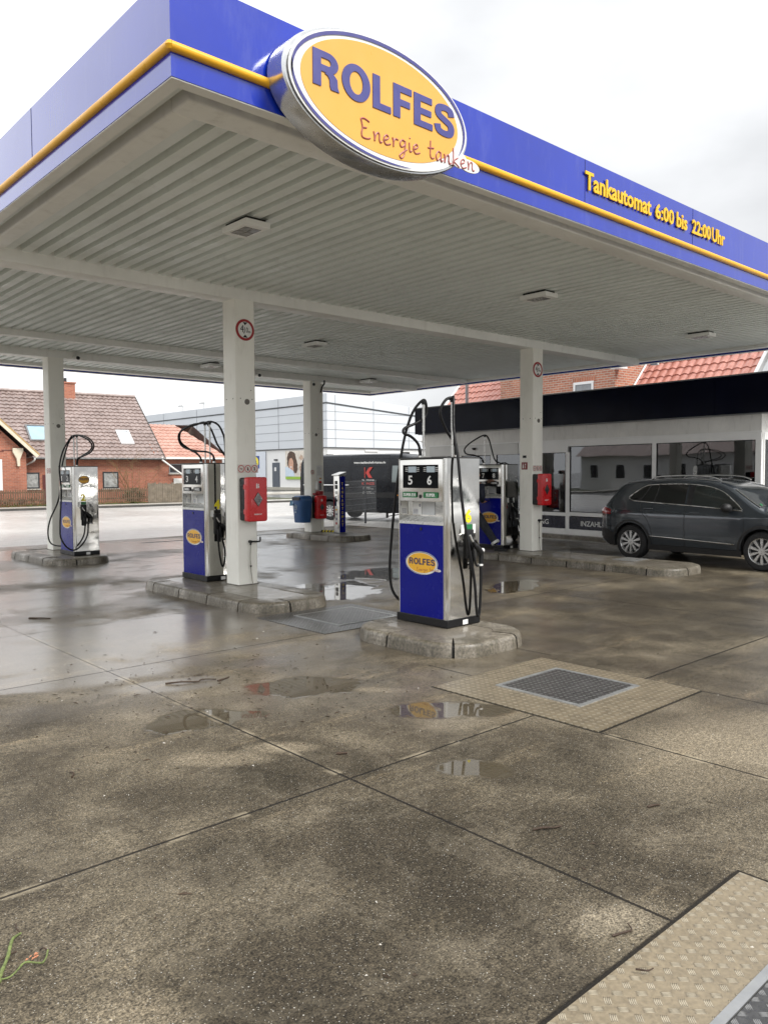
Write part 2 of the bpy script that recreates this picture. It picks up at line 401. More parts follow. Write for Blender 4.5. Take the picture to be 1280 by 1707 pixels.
    JS = None      # sand lying along some joints
    for ax, cpos, a, b_ in (('x',3.5,-2,2.2), ('x',3.5,3.2,4.6), ('y',2.89,3.6,5.2), ('y',4.66,1.2,2.9), ('y',2.89,5.2,10.5)):
        p, q = (y, x) if ax == 'x' else (x, y)
        d = t.math('ABSOLUTE', t.math('SUBTRACT', p, cpos)); ins = t.math('GREATER_THAN', t.math('MULTIPLY', t.math('SUBTRACT', q, a), t.math('SUBTRACT', b_, q)), 0.)
        m_ = t.math('MULTIPLY', t.math('MULTIPLY', t.mrange(d, .012, .05, 1, 0), ins), t.mrange(t.noise(c, 3.2, 5, .65), .47, .58)); JS = m_ if JS is None else t.math('MAXIMUM', JS, m_)
    base = t.mix(t.math('MULTIPLY', JS, .5), base, (.40,.34,.24))
    base = t.mix(t.math('MULTIPLY', J, .93), base, (.012,.010,.008))
    rough = t.mrange(wet, 0, 1, .62, .34, False)
    rough = t.math('ADD', rough, t.math('MULTIPLY', t.math('SUBTRACT', fine, .5), .3))
    film = t.math('MAXIMUM', P, t.math('MAXIMUM', SH, t.math('MULTIPLY', wet, .7)))
    film = t.math('MAXIMUM', P, t.math('MULTIPLY', film, t.mrange(t.math('ADD', x, y), 4.2, 8.5, .22, 1.)))
    film = t.math('MULTIPLY', film, t.math('SUBTRACT', 1., J))
    coatr = t.mrange(P, .25, .95, t.mrange(SH, 0, 1, .26, .19), .012)
    hgt = t.math('ADD', t.math('MULTIPLY', grain, .5), t.math('ADD', t.math('MULTIPLY', fine, .9), t.math('MULTIPLY', J, -4.)))
    bstr = t.bump(hgt, .8, .012)
    cn = t.bump(t.math('MULTIPLY', t.math('ADD', t.math('MULTIPLY', fine, .6), t.math('MULTIPLY', mid, 2.2)), t.math('SUBTRACT', 1., P)), .16, .008)
    t.set(color=base, rough=rough, normal=bstr, coat=film, coatr=coatr, coatn=cn, spec=.22)
    t.b.inputs['Coat IOR'].default_value = 1.68
    return t.m
def wet_asphalt(name, lo, hi, wet=.8, cr=.16, scale=.15, blocks=None):
    t = NT(name); c = t.coord()
    a = t.noise(c, scale, 5, .6); f = t.noise(c, 40, 3, .6)
    base = t.ramp(a, [(.3, lo), (.7, hi)])
    base = t.mix(.6, base, t.ramp(f, [(.3, (.2,.2,.2)), (.7, (.8,.8,.8))]), 'OVERLAY')
    h = f
    if blocks:
        q = t.n.new('ShaderNodeTexBrick'); t.link(c, q.inputs['Vector']); q.inputs['Scale'].default_value = 1.0
        q.inputs['Brick Width'].default_value = .22; q.inputs['Row Height'].default_value = .11; q.inputs['Mortar Size'].default_value = .006
        q.inputs['Color1'].default_value = (.9,.9,.9,1); q.inputs['Color2'].default_value = (.62,.60,.58,1); q.inputs['Mortar'].default_value = (.12,.12,.12,1)
        base = t.mix(.75, base, q.outputs['Color'], 'MULTIPLY')
        h = t.math('ADD', f, t.math('MULTIPLY', q.outputs['Fac'], -2.))
    film = t.mrange(t.noise(c, .23, 5, .6), .36, .6, wet*.25, wet)
    t.set(color=base, rough=.5, coat=film, coatr=cr, normal=t.bump(h, .4, .006), coatn=t.bump(t.noise(c, 3, 4, .6), .12, .01))
    return t.m
CONC = concrete_ground()
b = MB(); b.quad((-300,-300,-.03), (400,-300,-.03), (400,500,-.03), (-300,500,-.03))
tag(b.build('ground', wet_asphalt('distant_asphalt', (.07,.07,.07), (.12,.118,.112))), kind='structure')
b = MB(); b.quad((-12,-12,0), (17.05,-12,0), (17.05,20.6,0), (-12,20.6,0))
tag(b.build('concrete_forecourt', CONC), kind='structure')
b = MB(); b.poly([(-12,20.6,-.004), (17.05,20.6,-.004), (17.05,-12,-.004), (60,-12,-.004), (60,36.7,-.004), (-12,42.9,-.004)])
tag(b.build('paved_yard', wet_asphalt('wet_block_paving', (.50,.485,.46), (.66,.645,.62), .9, .28, .35, True)), kind='structure')
b = MB(); b.box(9.0,19.12,-.002,17.0,19.26,.004)
tag(b.build('drainage_channel', paint('cast_iron', (.05,.048,.045), .6, .4, .3, 20)), kind='structure')

# ------------------------------------------------------------------ steel plates let into the slabs
def chequer(name, lo, hi, metal, rough, s=17., silt=0.):
    t = NT(name); c = t.coord(); x, y, z = t.xyz(c)
    u = t.math('MULTIPLY', x, s); v = t.math('MULTIPLY', y, s)
    iu, iv = t.math('FLOOR', u), t.math('FLOOR', v)
    fu = t.math('SUBTRACT', t.math('SUBTRACT', u, iu), .5); fv = t.math('SUBTRACT', t.math('SUBTRACT', v, iv), .5)
    par = t.math('FLOORED_MODULO', t.math('ADD', iu, iv), 2.)
    sg = t.math('SUBTRACT', t.math('MULTIPLY', par, 2.), 1.)
    gv = t.math('MULTIPLY', fv, sg)
    p = t.math('MULTIPLY', t.math('ADD', fu, gv), .7071); q = t.math('MULTIPLY', t.math('SUBTRACT', fu, gv), .7071)
    # three short ribs side by side in each cell
    qq = t.math('SUBTRACT', t.math('PINGPONG', t.math('ADD', q, .11), .11), .055)
    lim = t.mrange(t.math('ABSOLUTE', q), .20, .225, 1, 0)
    d = t.math('ADD', t.math('POWER', t.math('ABSOLUTE', t.math('DIVIDE', p, .36)), 2.), t.math('POWER', t.math('ABSOLUTE', t.math('DIVIDE', qq, .050)), 2.))
    h = t.math('MULTIPLY', t.mrange(d, .5, 1.1, 1, 0), lim)
    n = t.noise(c, 6, 5, .65); f = t.noise(c, 60, 4, .65)
    base = t.mix(t.mrange(t.math('ADD', n, t.math('MULTIPLY', f, .3)), .45, .85), lo, hi)
    if silt: base = t.mix(t.math('MULTIPLY', t.math('SUBTRACT', 1.1, h, clamp=True), t.mrange(n, .3, .6, silt*.6, silt)), base, (.23,.187,.122))
    base = t.mix(t.math('MULTIPLY', h, .75), base, (.40,.40,.39) if not silt else (.44,.385,.285))
    base = t.mix(.28, base, t.ramp(f, [(.3, (.2,.2,.2)), (.7, (.8,.8,.8))]), 'OVERLAY')
    t.set(color=base, metal=t.math('MULTIPLY', t.mrange(h, 0, 1, .55, 1.), metal), rough=t.mrange(f, .3, .7, rough*.7, rough*1.3),
          normal=t.bump(t.math('ADD', h, t.math('MULTIPLY', f, .12)), 1.0, .007), coat=.35, coatr=.25)
    return t.m
PLSILT = chequer('silted_chequer_plate', (.12,.098,.065), (.23,.19,.13), .15, .5, 17, .85)
PLGREY = chequer('grey_chequer_plate', (.04,.04,.04), (.075,.075,.074), .6, .34, 19)
LIDFR = paint('lid_frame_steel', (.42,.43,.43), .38, .7, .15, 8)
def access_cover(label, x0, y0, x1, y1, lx0, ly0, lx1, ly1, mat_outer):
    r = thing('access_cover', label, 'access cover', ((x0+x1)/2, (y0+y1)/2, 0), group='steel access covers in the forecourt')
    b = MB()   # outer plate as a ring round the lid
    z = .006
    for a in ((x0,y0,x1,ly0), (x0,ly1,x1,y1), (x0,ly0,lx0,ly1), (lx1,ly0,x1,ly1)): b.box(a[0],a[1],-.02,a[2],a[3],z)
    b.build('surround_plate', mat_outer, r, world=True, fixn=True)
    b = MB(); e = .035; z = .013
    for a in ((lx0,ly0,lx1,ly0+e), (lx0,ly1-e,lx1,ly1), (lx0,ly0+e,lx0+e,ly1-e), (lx1-e,ly0+e,lx1,ly1-e)): b.box(a[0],a[1],-.02,a[2],a[3],z)
    b.build('lid_frame', LIDFR, r, world=True)
    b = MB(); b.box(lx0+e+.006,ly0+e+.006,-.02,lx1-e-.006,ly1-e-.006,.012)
    b.build('lid', PLGREY, r, world=True)
PLWET = chequer('wet_silted_chequer_plate', (.085,.069,.045), (.17,.14,.093), .25, .42, 17, .55)
access_cover('square steel hatch in a sandy chequer plate in front of pump 5 and 6', 4.66,2.97,6.14,4.54, 5.05,3.37,5.90,4.20, PLWET)
access_cover('grey steel hatch half hidden between the pump 5 and 6 island and the next island', 5.32,6.85,6.82,8.22, 5.72,7.1,6.66,8.0, PLGREY)
access_cover('chequer plate hatch cut off by the bottom right corner of the photo', 1.98,-.02,3.46,1.48, 2.36,.32,3.07,1.12, PLSILT)
# ------------------------------------------------------------------ canopy
CX0, CX1, CY0, CY1 = 2.52, 17.72, 4.81, 20.2
ZB, ZT, ZF, ZS = 4.37, 4.555, 5.04, 4.45
COLX, COLY, CW = (6.318, 13.32), (10.13, 17.65), .339
FBLUE = paint('fascia_blue', (.004,.028,.40), .16, 0, .10, 1.2, coat=.8, spec=.4, dirt_or_sheen=(.09,.12,.44), dirt_or_sheen_amt=.30)  # lighter blue streaks paint in rain marks and a streaky sky reflection
FYEL = paint('fascia_yellow', (.86,.44,.016), .32, 0, .07, 2.)
SOFF = paint('soffit_paint', (.82,.86,.835), .5, 0, .07, .8, dirt_or_sheen=(.36,.36,.33), dirt_or_sheen_amt=.25)
BEAMP = paint('beam_paint', (.86,.86,.82), .48, 0, .09, 1.0, dirt_or_sheen=(.33,.30,.25), dirt_or_sheen_amt=.25)
COLP = paint('column_paint', (.90,.89,.82), .45, 0, .05, 1.3, dirt_or_sheen=(.42,.39,.33), dirt_or_sheen_amt=.22)
can = thing('canopy', 'large flat filling station roof with blue and yellow fascia on four pale columns', 'canopy', ((CX0+CX1)/2, (CY0+CY1)/2, 0))
def ringbox(b, x0, y0, x1, y1, z0, z1, th):
    b.box(x0,y0,z0,x1,y0+th,z1); b.box(x0,y1-th,z0,x1,y1,z1); b.box(x0,y0+th,z0,x0+th,y1-th,z1); b.box(x1-th,y0+th,z0,x1,y1-th,z1)
b = MB()          # upper fascia panels, flat; the uneven sky reflection is painted into their blue
ringbox(b, CX0, CY0, CX1, CY1, ZT+.03, ZF, .05)
for k in range(1, 6):
    xx = CX0+2.6*k
    pass
b.build('fascia', FBLUE, can, world=True)
for k in range(1, 6):
    xx = CX0+2.35*k; b = MB(); b.box(xx-.003, CY0-.0025, ZT+.04, xx+.003, CY0-.0003, ZF-.002); b.build('panel_seam', NAVY, can, world=True)
    b = MB(); b.box(CX0-.0025, CY0+2.6*k-.003, ZT+.04, CX0-.0003, CY0+2.6*k+.003, ZF-.002); b.build('panel_seam', NAVY, can, world=True)
b = MB(); ringbox(b, CX0+.004, CY0+.004, CX1-.004, CY1-.004, ZB, ZT-.03, .05)
b.build('lower_fascia', FBLUE, can, world=True)
b = MB()
path = [(CX0-.005,CY0-.005,ZT), (CX1+.005,CY0-.005,ZT), (CX1+.005,CY1+.005,ZT), (CX0-.005,CY1+.005,ZT)]
for i in range(4):
    a, c = Vector(path[i]), Vector(path[(i+1) % 4]); b.tube([a, c], .033, 14)
for p in path: b.lathe([(.0,-.033), (.020,-.027), (.033,0), (.020,.027), (0,.033)], p, 'z', 14)
b.build('fascia_stripe', FYEL, can, world=True, smooth=40)
b = MB(); b.box(CX0+.05,CY0+.05,ZF-.1,CX1-.05,CY1-.05,ZF-.04)
b.build('roof_sheet', GREYMETAL, can, world=True)
# pale lip under the fascia, then the edge channel
b = MB(); ringbox(b, CX0+.01, CY0+.01, CX1-.01, CY1-.01, ZB-.008, ZB-.001, .10)
b.build('edge_lip', BEAMP, can, world=True)
b = MB()
for x0, y0, x1, y1 in ((CX0+.27,CY0+.27,CX1-.27,CY0+.52), (CX0+.27,CY1-.52,CX1-.27,CY1-.27), (CX0+.27,CY0+.52,CX0+.46,CY1-.52), (CX1-.46,CY0+.52,CX1-.27,CY1-.52)):
    b.box(x0,y0,ZB+.012,x1,y1,ZS+.12)
b.build('edge_channel', BEAMP, can, world=True, bevel=.022, seg=3, smooth=40)
# trapezoid sheet ceiling
b = MB(); pit = .1955; x = CX0+.12; prof = []
while x < CX1-.15:
    prof += [(x, ZS), (x+.112, ZS), (x+.116, ZS+.12), (x+.1915, ZS+.12)]; x += pit
ya, yb = CY0+.12, CY1-.12
for (x0, z0), (x1, z1) in zip(prof, prof[1:]): b.quad((x0,ya,z0), (x0,yb,z0), (x1,yb,z1), (x1,ya,z1))
b.build('soffit', SOFF, can, world=True, fixn=False)
for y0, y1, zb in ((COLY[0]-CW/2, COLY[0]+CW/2, 4.30), (15.42, 15.62, 4.345), (COLY[1]-CW/2, COLY[1]+CW/2, 4.30)):
    b = MB(); b.box(CX0+.46, y0, zb, CX1-.46, y1, ZS+.1)
    for cx in COLX: b.box(cx+.09, y0-.003, zb+.002, cx+.094, y0, ZS)
    b.build('beam', BEAMP, can, world=True, bevel=.012, smooth=40)
for i, cx in enumerate(COLX):
    for j, cy in enumerate(COLY):
        b = MB(); h = CW/2
        b.prism(rrect(cx-h, cy-h, cx+h, cy+h, .022, 4), .10, 4.302)
        if (i, j) == (1, 1):      # open web with pipes on the far column
            b.box(cx+h, cy-h+.02, .12, cx+h+.05, cy-h+.07, 4.3); b.cyl((cx+h+.09, cy-h+.04, .12), (cx+h+.09, cy-h+.04, 4.25), .028, n=10)
        c = b.build('column', COLP, can, world=True, smooth=35)
        b = MB(); b.box(cx-h-.006, cy-h-.006, .125, cx+h+.006, cy+h+.006, .146)
        b.build('column_foot', paint('column_foot_grime', (.18,.17,.15), .7, 0, .3, 9), c, world=True)
        # capped hole and screw heads on the faces turned to the road
        CAPM = paint('weathered_cap', (.17,.16,.14), .6, .2, .3, 12)
        b = MB(); b.cyl((cx+.02, cy-h-.007, 2.83), (cx+.02, cy-h+.01, 2.83), .042, n=16); b.cyl((cx+.02, cy-h-.012, 2.83), (cx+.02, cy-h-.007, 2.83), .026, n=12); b.build('cap', CAPM, c, world=True, smooth=40)
        for dx, dz in ((-.09, .045), (.11, .04), (.09, .17)): b = MB(); b.cyl((cx+dx, cy-h-.004, 2.83+dz), (cx+dx, cy-h+.01, 2.83+dz), .008, n=8); b.build('screw_head', CAPM, c, world=True)
        for dy in (-.10, .08): b = MB(); b.cyl((cx-h-.004, cy+dy, 2.87), (cx-h+.01, cy+dy, 2.87), .009, n=8); b.build('screw_head', CAPM, c, world=True)
# ceiling luminaires (unlit)
LAMPW = paint('lamp_housing', (.86,.86,.83), .4, 0, .05, 4)
LAMPG = paint('lamp_glass', (.16,.15,.14), .18, 0, .25, 14)
def canopy_light(x, y, label):
    r = thing('ceiling_light', label, 'ceiling light', (x, y, ZS), group='square lights under the canopy')
    b = MB(); b.box(-.15,-.24,-.095,.15,.24,-.03); b.build('housing', LAMPW, r, bevel=.008)
    b = MB(); b.box(-.12,-.20,-.03,.12,.20,.0); b.build('mounting_plate', BLACK, r)
    b = MB()
    for i in (-1, 1):
        for j in (-1, 1): b.box(i*.052-.046, j*.075-.068, -.100, i*.052+.046, j*.075+.068, -.094)
    b.build('lens', LAMPG, r)
    return r
for x, y, l in ((4.66,7.3,'pale square light under the near left corner of the roof'), (9.74,7.28,'square light in the front row of the ceiling left of the red tiled roof'),
                (14.9,7.3,'square light in the front row of the ceiling nearest to the shop'), (4.7,13.0,'square light behind the near left column'),
                (9.87,12.95,'square light in the middle of the ceiling right of the near left column'), (14.95,12.95,'square light above the far pump by the shop'),
                (9.86,17.1,'square light beside the far beam just left of the near left column'), (14.97,17.14,'farthest square light right of the column with the blue bin')):
    if x == 4.7 or (x == 14.95): continue
    canopy_light(x, y, l)
# ------------------------------------------------------------------ oval brand sign
SRIM = paint('sign_rim_aluminium', (.62,.63,.64), .22, .85, .1, 3)
def script_strokes():
    """handwritten 'Energie tanken': strokes with the small letters 1 high"""
    L = {
     'E': (1.35, [[(1.05,1.75),(.55,1.95),(.15,1.85),(.22,1.5),(.3,1.0),(.2,.45),(.3,.05),(.8,.0),(1.15,.15)], [(.28,1.0),(.75,1.08)]]),
     'n': (1.0, [[(.05,.95),(.15,.5),(.15,.02),(.25,.6),(.5,.95),(.68,.8),(.68,.3),(.8,.02),(1.0,.15)]]),
     'e': (.85, [[(0,.4),(.4,.55),(.6,.8),(.4,1.0),(.12,.75),(.1,.3),(.35,.0),(.85,.2)]]),
     'r': (.75, [[(.1,.95),(.2,.5),(.2,.02),(.25,.6),(.45,.9),(.75,.85)]]),
     'g': (.95, [[(.7,.9),(.35,1.0),(.1,.6),(.25,.25),(.6,.5),(.72,.95),(.68,.2),(.55,-.6),(.25,-.95),(.05,-.7),(.4,-.3),(.95,.15)]]),
     'i': (.45, [[(.12,.95),(.15,.4),(.22,.02),(.45,.15)], [(.18,1.4),(.22,1.5)]]),
     't': (.85, [[(.35,1.9),(.32,1.0),(.32,.3),(.5,.02),(.8,.15)], [(.0,1.05),(.75,1.18)]]),
     'a': (.95, [[(.7,.9),(.35,1.0),(.08,.5),(.25,.02),(.58,.35),(.72,.92),(.7,.3),(.8,.02),(.95,.15)]]),
     'k': (.95, [[(.15,1.9),(.15,1.0),(.15,.02)], [(.75,.95),(.2,.5),(.5,.25),(.95,-.05)]]),
     ' ': (.75, [])}
    x = 0; out = []
    for ch in 'Energie tanken':
        w_, st = L[ch]
        for s_ in st: out.append([(x+p[0], p[1]) for p in s_])
        x += w_+.12
    return out, x
def rolfes(b, M, x0, y0, wd, h, th):
    """heavy grotesque capitals drawn as outlines, 1 high, stem .25"""
    def ribbon(o, i, dz=0.):
        n_ = len(o)
        for k in range(n_-1):
            q = [o[k], o[k+1], i[k+1], i[k]]
            vs = [(p[0], p[1], z) for z in (0, th+dz) for p in q]
            b.add([T @ Vector(v) for v in vs], [(4,5,6,7),(0,1,5,4),(3,7,6,2),(0,4,7,3),(1,2,6,5),(3,2,1,0)])
    def pl(poly, dz=0.): plate(b, poly, T, 0, th+dz)
    def arc(cx, cy, rx_, ry_, a0, a1, n_=14): return [(cx+rx_*math.cos(R(a0+(a1-a0)*k/n_)), cy+ry_*math.sin(R(a0+(a1-a0)*k/n_))) for k in range(n_+1)]
    W_ = {'R': .80, 'O': .92, 'L': .62, 'F': .66, 'E': .70, 'S': .78}; gap = .085
    tot = sum(W_[c] for c in 'ROLFES')+gap*5; sx = wd/tot; x = 0; s = .245
    for c in 'ROLFES':
        T = M @ Matrix(((sx,0,0,x0+x*sx),(0,h,0,y0),(0,0,1,0),(0,0,0,1))); w_ = W_[c]
        if c == 'L': pl([(0,0),(w_,0),(w_,.2),(s,.2),(s,1),(0,1)])
        if c == 'F': pl([(0,0),(s,0),(s,.385),(w_-.06,.385),(w_-.06,.585),(s,.585),(s,.8),(w_,.8),(w_,1),(0,1)])
        if c == 'E': pl([(0,0),(w_,0),(w_,.2),(s,.2),(s,.405),(w_-.05,.405),(w_-.05,.595),(s,.595),(s,.8),(w_-.02,.8),(w_-.02,1),(0,1)])
        if c == 'O': ribbon(arc(w_/2,.5,w_/2,.53,0,360,40), arc(w_/2,.5,w_/2-s,.33,0,360,40))
        if c == 'R':
            pl([(0,0),(s,0),(s,1),(0,1)])
            o = [(s,1),(.46,1)]+arc(.46,.715,.315,.285,88,-88,16)+[(.46,.43),(s,.43)]; i = [(s,.81),(.46,.81)]+arc(.46,.715,.085,.095,88,-88,16)+[(.46,.62),(s,.62)]
            ribbon(o, i, th*.04); pl([(.40,.44),(.62,.46),(.74,.34),(.755,.12),(.80,0),(.545,0),(.51,.10),(.50,.28),(.45,.36),(.36,.40)], th*.08)
        if c == 'S':
            c_ = crom([(.665,.70,0),(.60,.865,0),(.40,.915,0),(.19,.86,0),(.135,.73,0),(.19,.615,0),(.40,.52,0),(.60,.42,0),(.655,.285,0),(.60,.135,0),(.39,.085,0),(.17,.14,0),(.10,.315,0)], 6)
            o, i = [], []
            for k in range(len(c_)):
                d = (c_[min(k+1,len(c_)-1)]-c_[max(k-1,0)]).normalized(); n_ = Vector((-d.y,d.x,0)); f_ = .098 + .022*abs(d.y); o.append((c_[k]+n_*f_)[:2]); i.append((c_[k]-n_*f_)[:2])
            ribbon(o, i)
        x += w_+gap
def brand_oval(b, M, rx, ry, th=.003, n=56, tail=True, big=False, lift=0.):
    """material slots: 0 white 1 yellow 2 navy 3 script. Oval centred on frame M"""
    e = th
    b.mat(0); plate(b, ell(0,0,rx,ry,n), M, 0, e)
    if tail: plate(b, ell(rx*1.035,-ry*.505,rx*.145,ry*.115,20), M, 0, e*1.45); plate(b, ell(rx*.90,-ry*.46,rx*.11,ry*.15,20), M, e*.1, e*1.5)
    b.mat(1); plate(b, ell(-rx*.005,ry*.0,rx*.885,ry*.865,n), M, e*1.0, e*1.4)
    # two navy crescents that thin out at their ends
    b.mat(2)
    def cres(a0, a1, wid, k=36):
        pts = []
        for i in range(k+1):
            f_ = i/k; a = R(a0+(a1-a0)*f_); ww = wid*math.sin(math.pi*f_)**.55 if 0 < f_ < 1 else 0.
            pts.append(((rx*.978*math.cos(a), ry*.972*math.sin(a)), (rx*(.978-ww)*math.cos(a), ry*(.972-ww*1.3)*math.sin(a))))
        for (o0, i0), (o1, i1) in zip(pts, pts[1:]):
            b.add([M @ Vector((*p, e*1.75)) for p in (o0, o1, i1, i0)], [(0,1,2,3)])
    cres(-26, 190, .045); cres(172, 288, .035)
    rolfes(b, M @ Matrix.Translation((0,0,e*1.4)), -rx*.775, -ry*.145, rx*1.605, ry*.55, e*.8)
    b.mat(3)
    st, wd = script_strokes(); s = rx*1.42/wd
    for q in st:
        pts = crom([M @ Vector((-rx*.30+p[0]*s, -ry*.70+p[1]*s*.80+p[0]*s*.045, e*1.5)) for p in q], 5)
        b.tube(pts, s*.075, 6)
sg = thing('brand_sign', 'big oval yellow ROLFES sign fixed to the front of the roof fascia', 'sign', (4.20, 4.80, 4.62))
b = MB(); M = frame((4.205, 4.60, 4.615), RX)
prof = [(.955,-.19),(1.0,-.185),(1.0,-.012),(.985,.0),(.955,.0),(.95,-.01)]
N = 64
vs = [M @ Vector((.955*1.0*r_*math.cos(2*math.pi*k/N), .475*r_*math.sin(2*math.pi*k/N), h)) for r_, h in prof for k in range(N)]
fs = [(i*N+k, i*N+(k+1) % N, (i+1)*N+(k+1) % N, (i+1)*N+k) for i in range(len(prof)-1) for k in range(N)] + [tuple(range(N))[::-1], tuple(5*N+k for k in range(N))]
b.add(vs, fs); b.build('rim', SRIM, sg, world=True, smooth=40)
SIGNY = paint('sign_face_yellow', (.76,.40,.075), .35, 0, .05, 1.0)
b = MB(); brand_oval(b, frame((4.205,4.592,4.615), RX), .915, .455, .008, 72)
b.build('face', [STICKW, SIGNY, paint('sign_navy', (.06,.06,.24), .4, 0, .08, 3), paint('sign_script', (.38,.10,.09), .4, 0, .1, 3)], sg, world=True)
b = MB(); b.box(3.7,4.79,4.45,4.7,4.808,4.75); b.build('bracket', GREYMETAL, sg, world=True)

ft = thing('fascia_lettering', 'yellow raised letters Tankautomat 6:00 bis 22:00 Uhr on the blue fascia', 'lettering', (8.8, CY0-.01, 4.82))
M = frame((0, CY0-.012, 0), RX)
LETY = paint('letter_yellow', (.88,.52,.012), .35, 0, .05, 3)
for s, x0, x1, z0, z1 in (('Tankautomat', 7.20, 8.53, 4.725, 4.915), ('6:00', 8.63, 9.06, 4.725, 4.90), ('bis', 9.13, 9.39, 4.725, 4.905), ('22:00', 9.52, 10.01, 4.725, 4.90), ('Uhr', 10.05, 10.41, 4.725, 4.905)):
    b = MB(); put_text(b, s, M, x0, z0, x1-x0, z1-z0, .020, .012); b.build('word', LETY, ft, world=True)
# cameras under the ceiling
def cctv(x, y, z, label, rz=0, white=True):
    r = thing('security_camera', label, 'camera', (x, y, z), rz, 'cameras under the canopy')
    b = MB(); b.cyl((0,0,.08), (0,0,0), .018, n=10); b.box(-.03,-.03,.08,.03,.03,.09); b.build('bracket', WHITE if white else BLACK, r, smooth=40)
    b = MB(); b.tube([(-.09,0,.0), (-.08,0,0), (.07,0,-.025)], [.02,.04,.04], 14); b.build('body', WHITE if white else BLACK, r, smooth=40)
    b = MB(); b.cyl((.07,0,-.025), (.10,0,-.03), .041, .036, 14); b.build('lens_hood', BLACK, r, smooth=40)
cctv(6.72, 17.40, 4.34, 'white bullet camera on the far beam beside the back left column', R(-75))
cctv(11.40, 17.36, 4.32, 'small camera on the far beam left of the column with the blue bin', R(-100))
cctv(13.22, 17.42, 4.22, 'small camera at the top of the column with the blue bin', R(-120))
r = thing('floodlight', 'small white floodlight on the roof edge in front of the red tiles', 'floodlight', (17.78, 9.86, 4.40), R(10))
b = MB(); b.box(-.02,-.09,-.06,.10,.09,.06); b.build('housing', WHITE, r, bevel=.012)
b = MB(); b.box(.10,-.075,-.045,.105,.075,.045); b.build('glass', LAMPG, r)
tube = MB(); tube.tube(crom([(13.50,17.46,4.0),(13.53,17.44,4.15),(13.60,17.43,4.25),(13.62,17.45,4.34)], 6), .02, 8)
tag(tube.build('conduit', BLACK, None, smooth=50), 'black bent cable conduit at the top of the column with the blue bin', 'conduit')
# clearance signs
def clearance(x, y, label):
    r = thing('clearance_sign', label, 'sign', (x, y, 3.87), group='round 4.10 m clearance signs')
    M = frame((0,0,0), RX)
    b = MB(); plate(b, ell(0,0,.155,.155,40), M, .001, .006); b.build('rim', paint('sign_red', (.34,.008,.012), .4, 0, .1, 4), r)
    b = MB(); plate(b, ell(0,0,.118,.118,40), M, .006, .0072); b.build('face', STICKW, r)
    b = MB()
    for sgn in (1, -1): plate(b, [(-.04,sgn*.110),(.04,sgn*.110),(0,sgn*.066)][::sgn], M, .0075, .0085)
    M = M @ Matrix.Translation((0,0,.0074)); put_text(b, '4', M, -.082, -.038, .058, .105, .0, .002); put_text(b, ',', M, -.026, -.062, .014, .035, .01, .002); put_text(b, '10', M, -.012, -.038, .062, .078, .0, .002); put_text(b, 'm', M, .056, -.038, .034, .026, .01, .002)
    b.build('lettering', BLACK, r)
clearance(6.318, COLY[0]-CW/2-.002, 'round red and white 4,10 m height sign on the near left column')
clearance(13.30, COLY[0]-CW/2-.002, 'round red and white 4,10 m height sign on the column before the shop')
# ------------------------------------------------------------------ pump islands
def kerb_material():
    t = NT('kerb_concrete'); c = t.coord(); x, y, z = t.xyz(c)
    n = t.noise(c, 2.6, 6, .65); f = t.noise(c, 38, 5, .7); v = t.noise(t.mapping(c, (9, 9, 1.2)), 1.6, 5, .7)
    base = t.ramp(n, [(.32, (.075,.064,.045)), (.5, (.15,.13,.10)), (.7, (.29,.26,.21))])
    base = t.mix(t.mrange(v, .44, .66, 0, .75), base, (.075,.066,.042))
    base = t.mix(.8, base, t.ramp(f, [(.28, (.1,.1,.1)), (.72, (.9,.9,.9))]), 'OVERLAY')
    t.set(color=base, rough=.55, normal=t.bump(f, .2, .004), coat=t.mrange(n, .42, .62, .15, .6), coatr=.22)
    return t.m
KERB = kerb_material()
ISLTOP = paint('island_paving', (.17,.148,.115), .42, 0, .35, 1.3, dirt_or_sheen=(.08,.07,.05), dirt_or_sheen_amt=.6, bump=.35, coat=.45, fine=.6)
JOINT = paint('joint_filler', (.008,.008,.007), .8, 0, .2, 8)
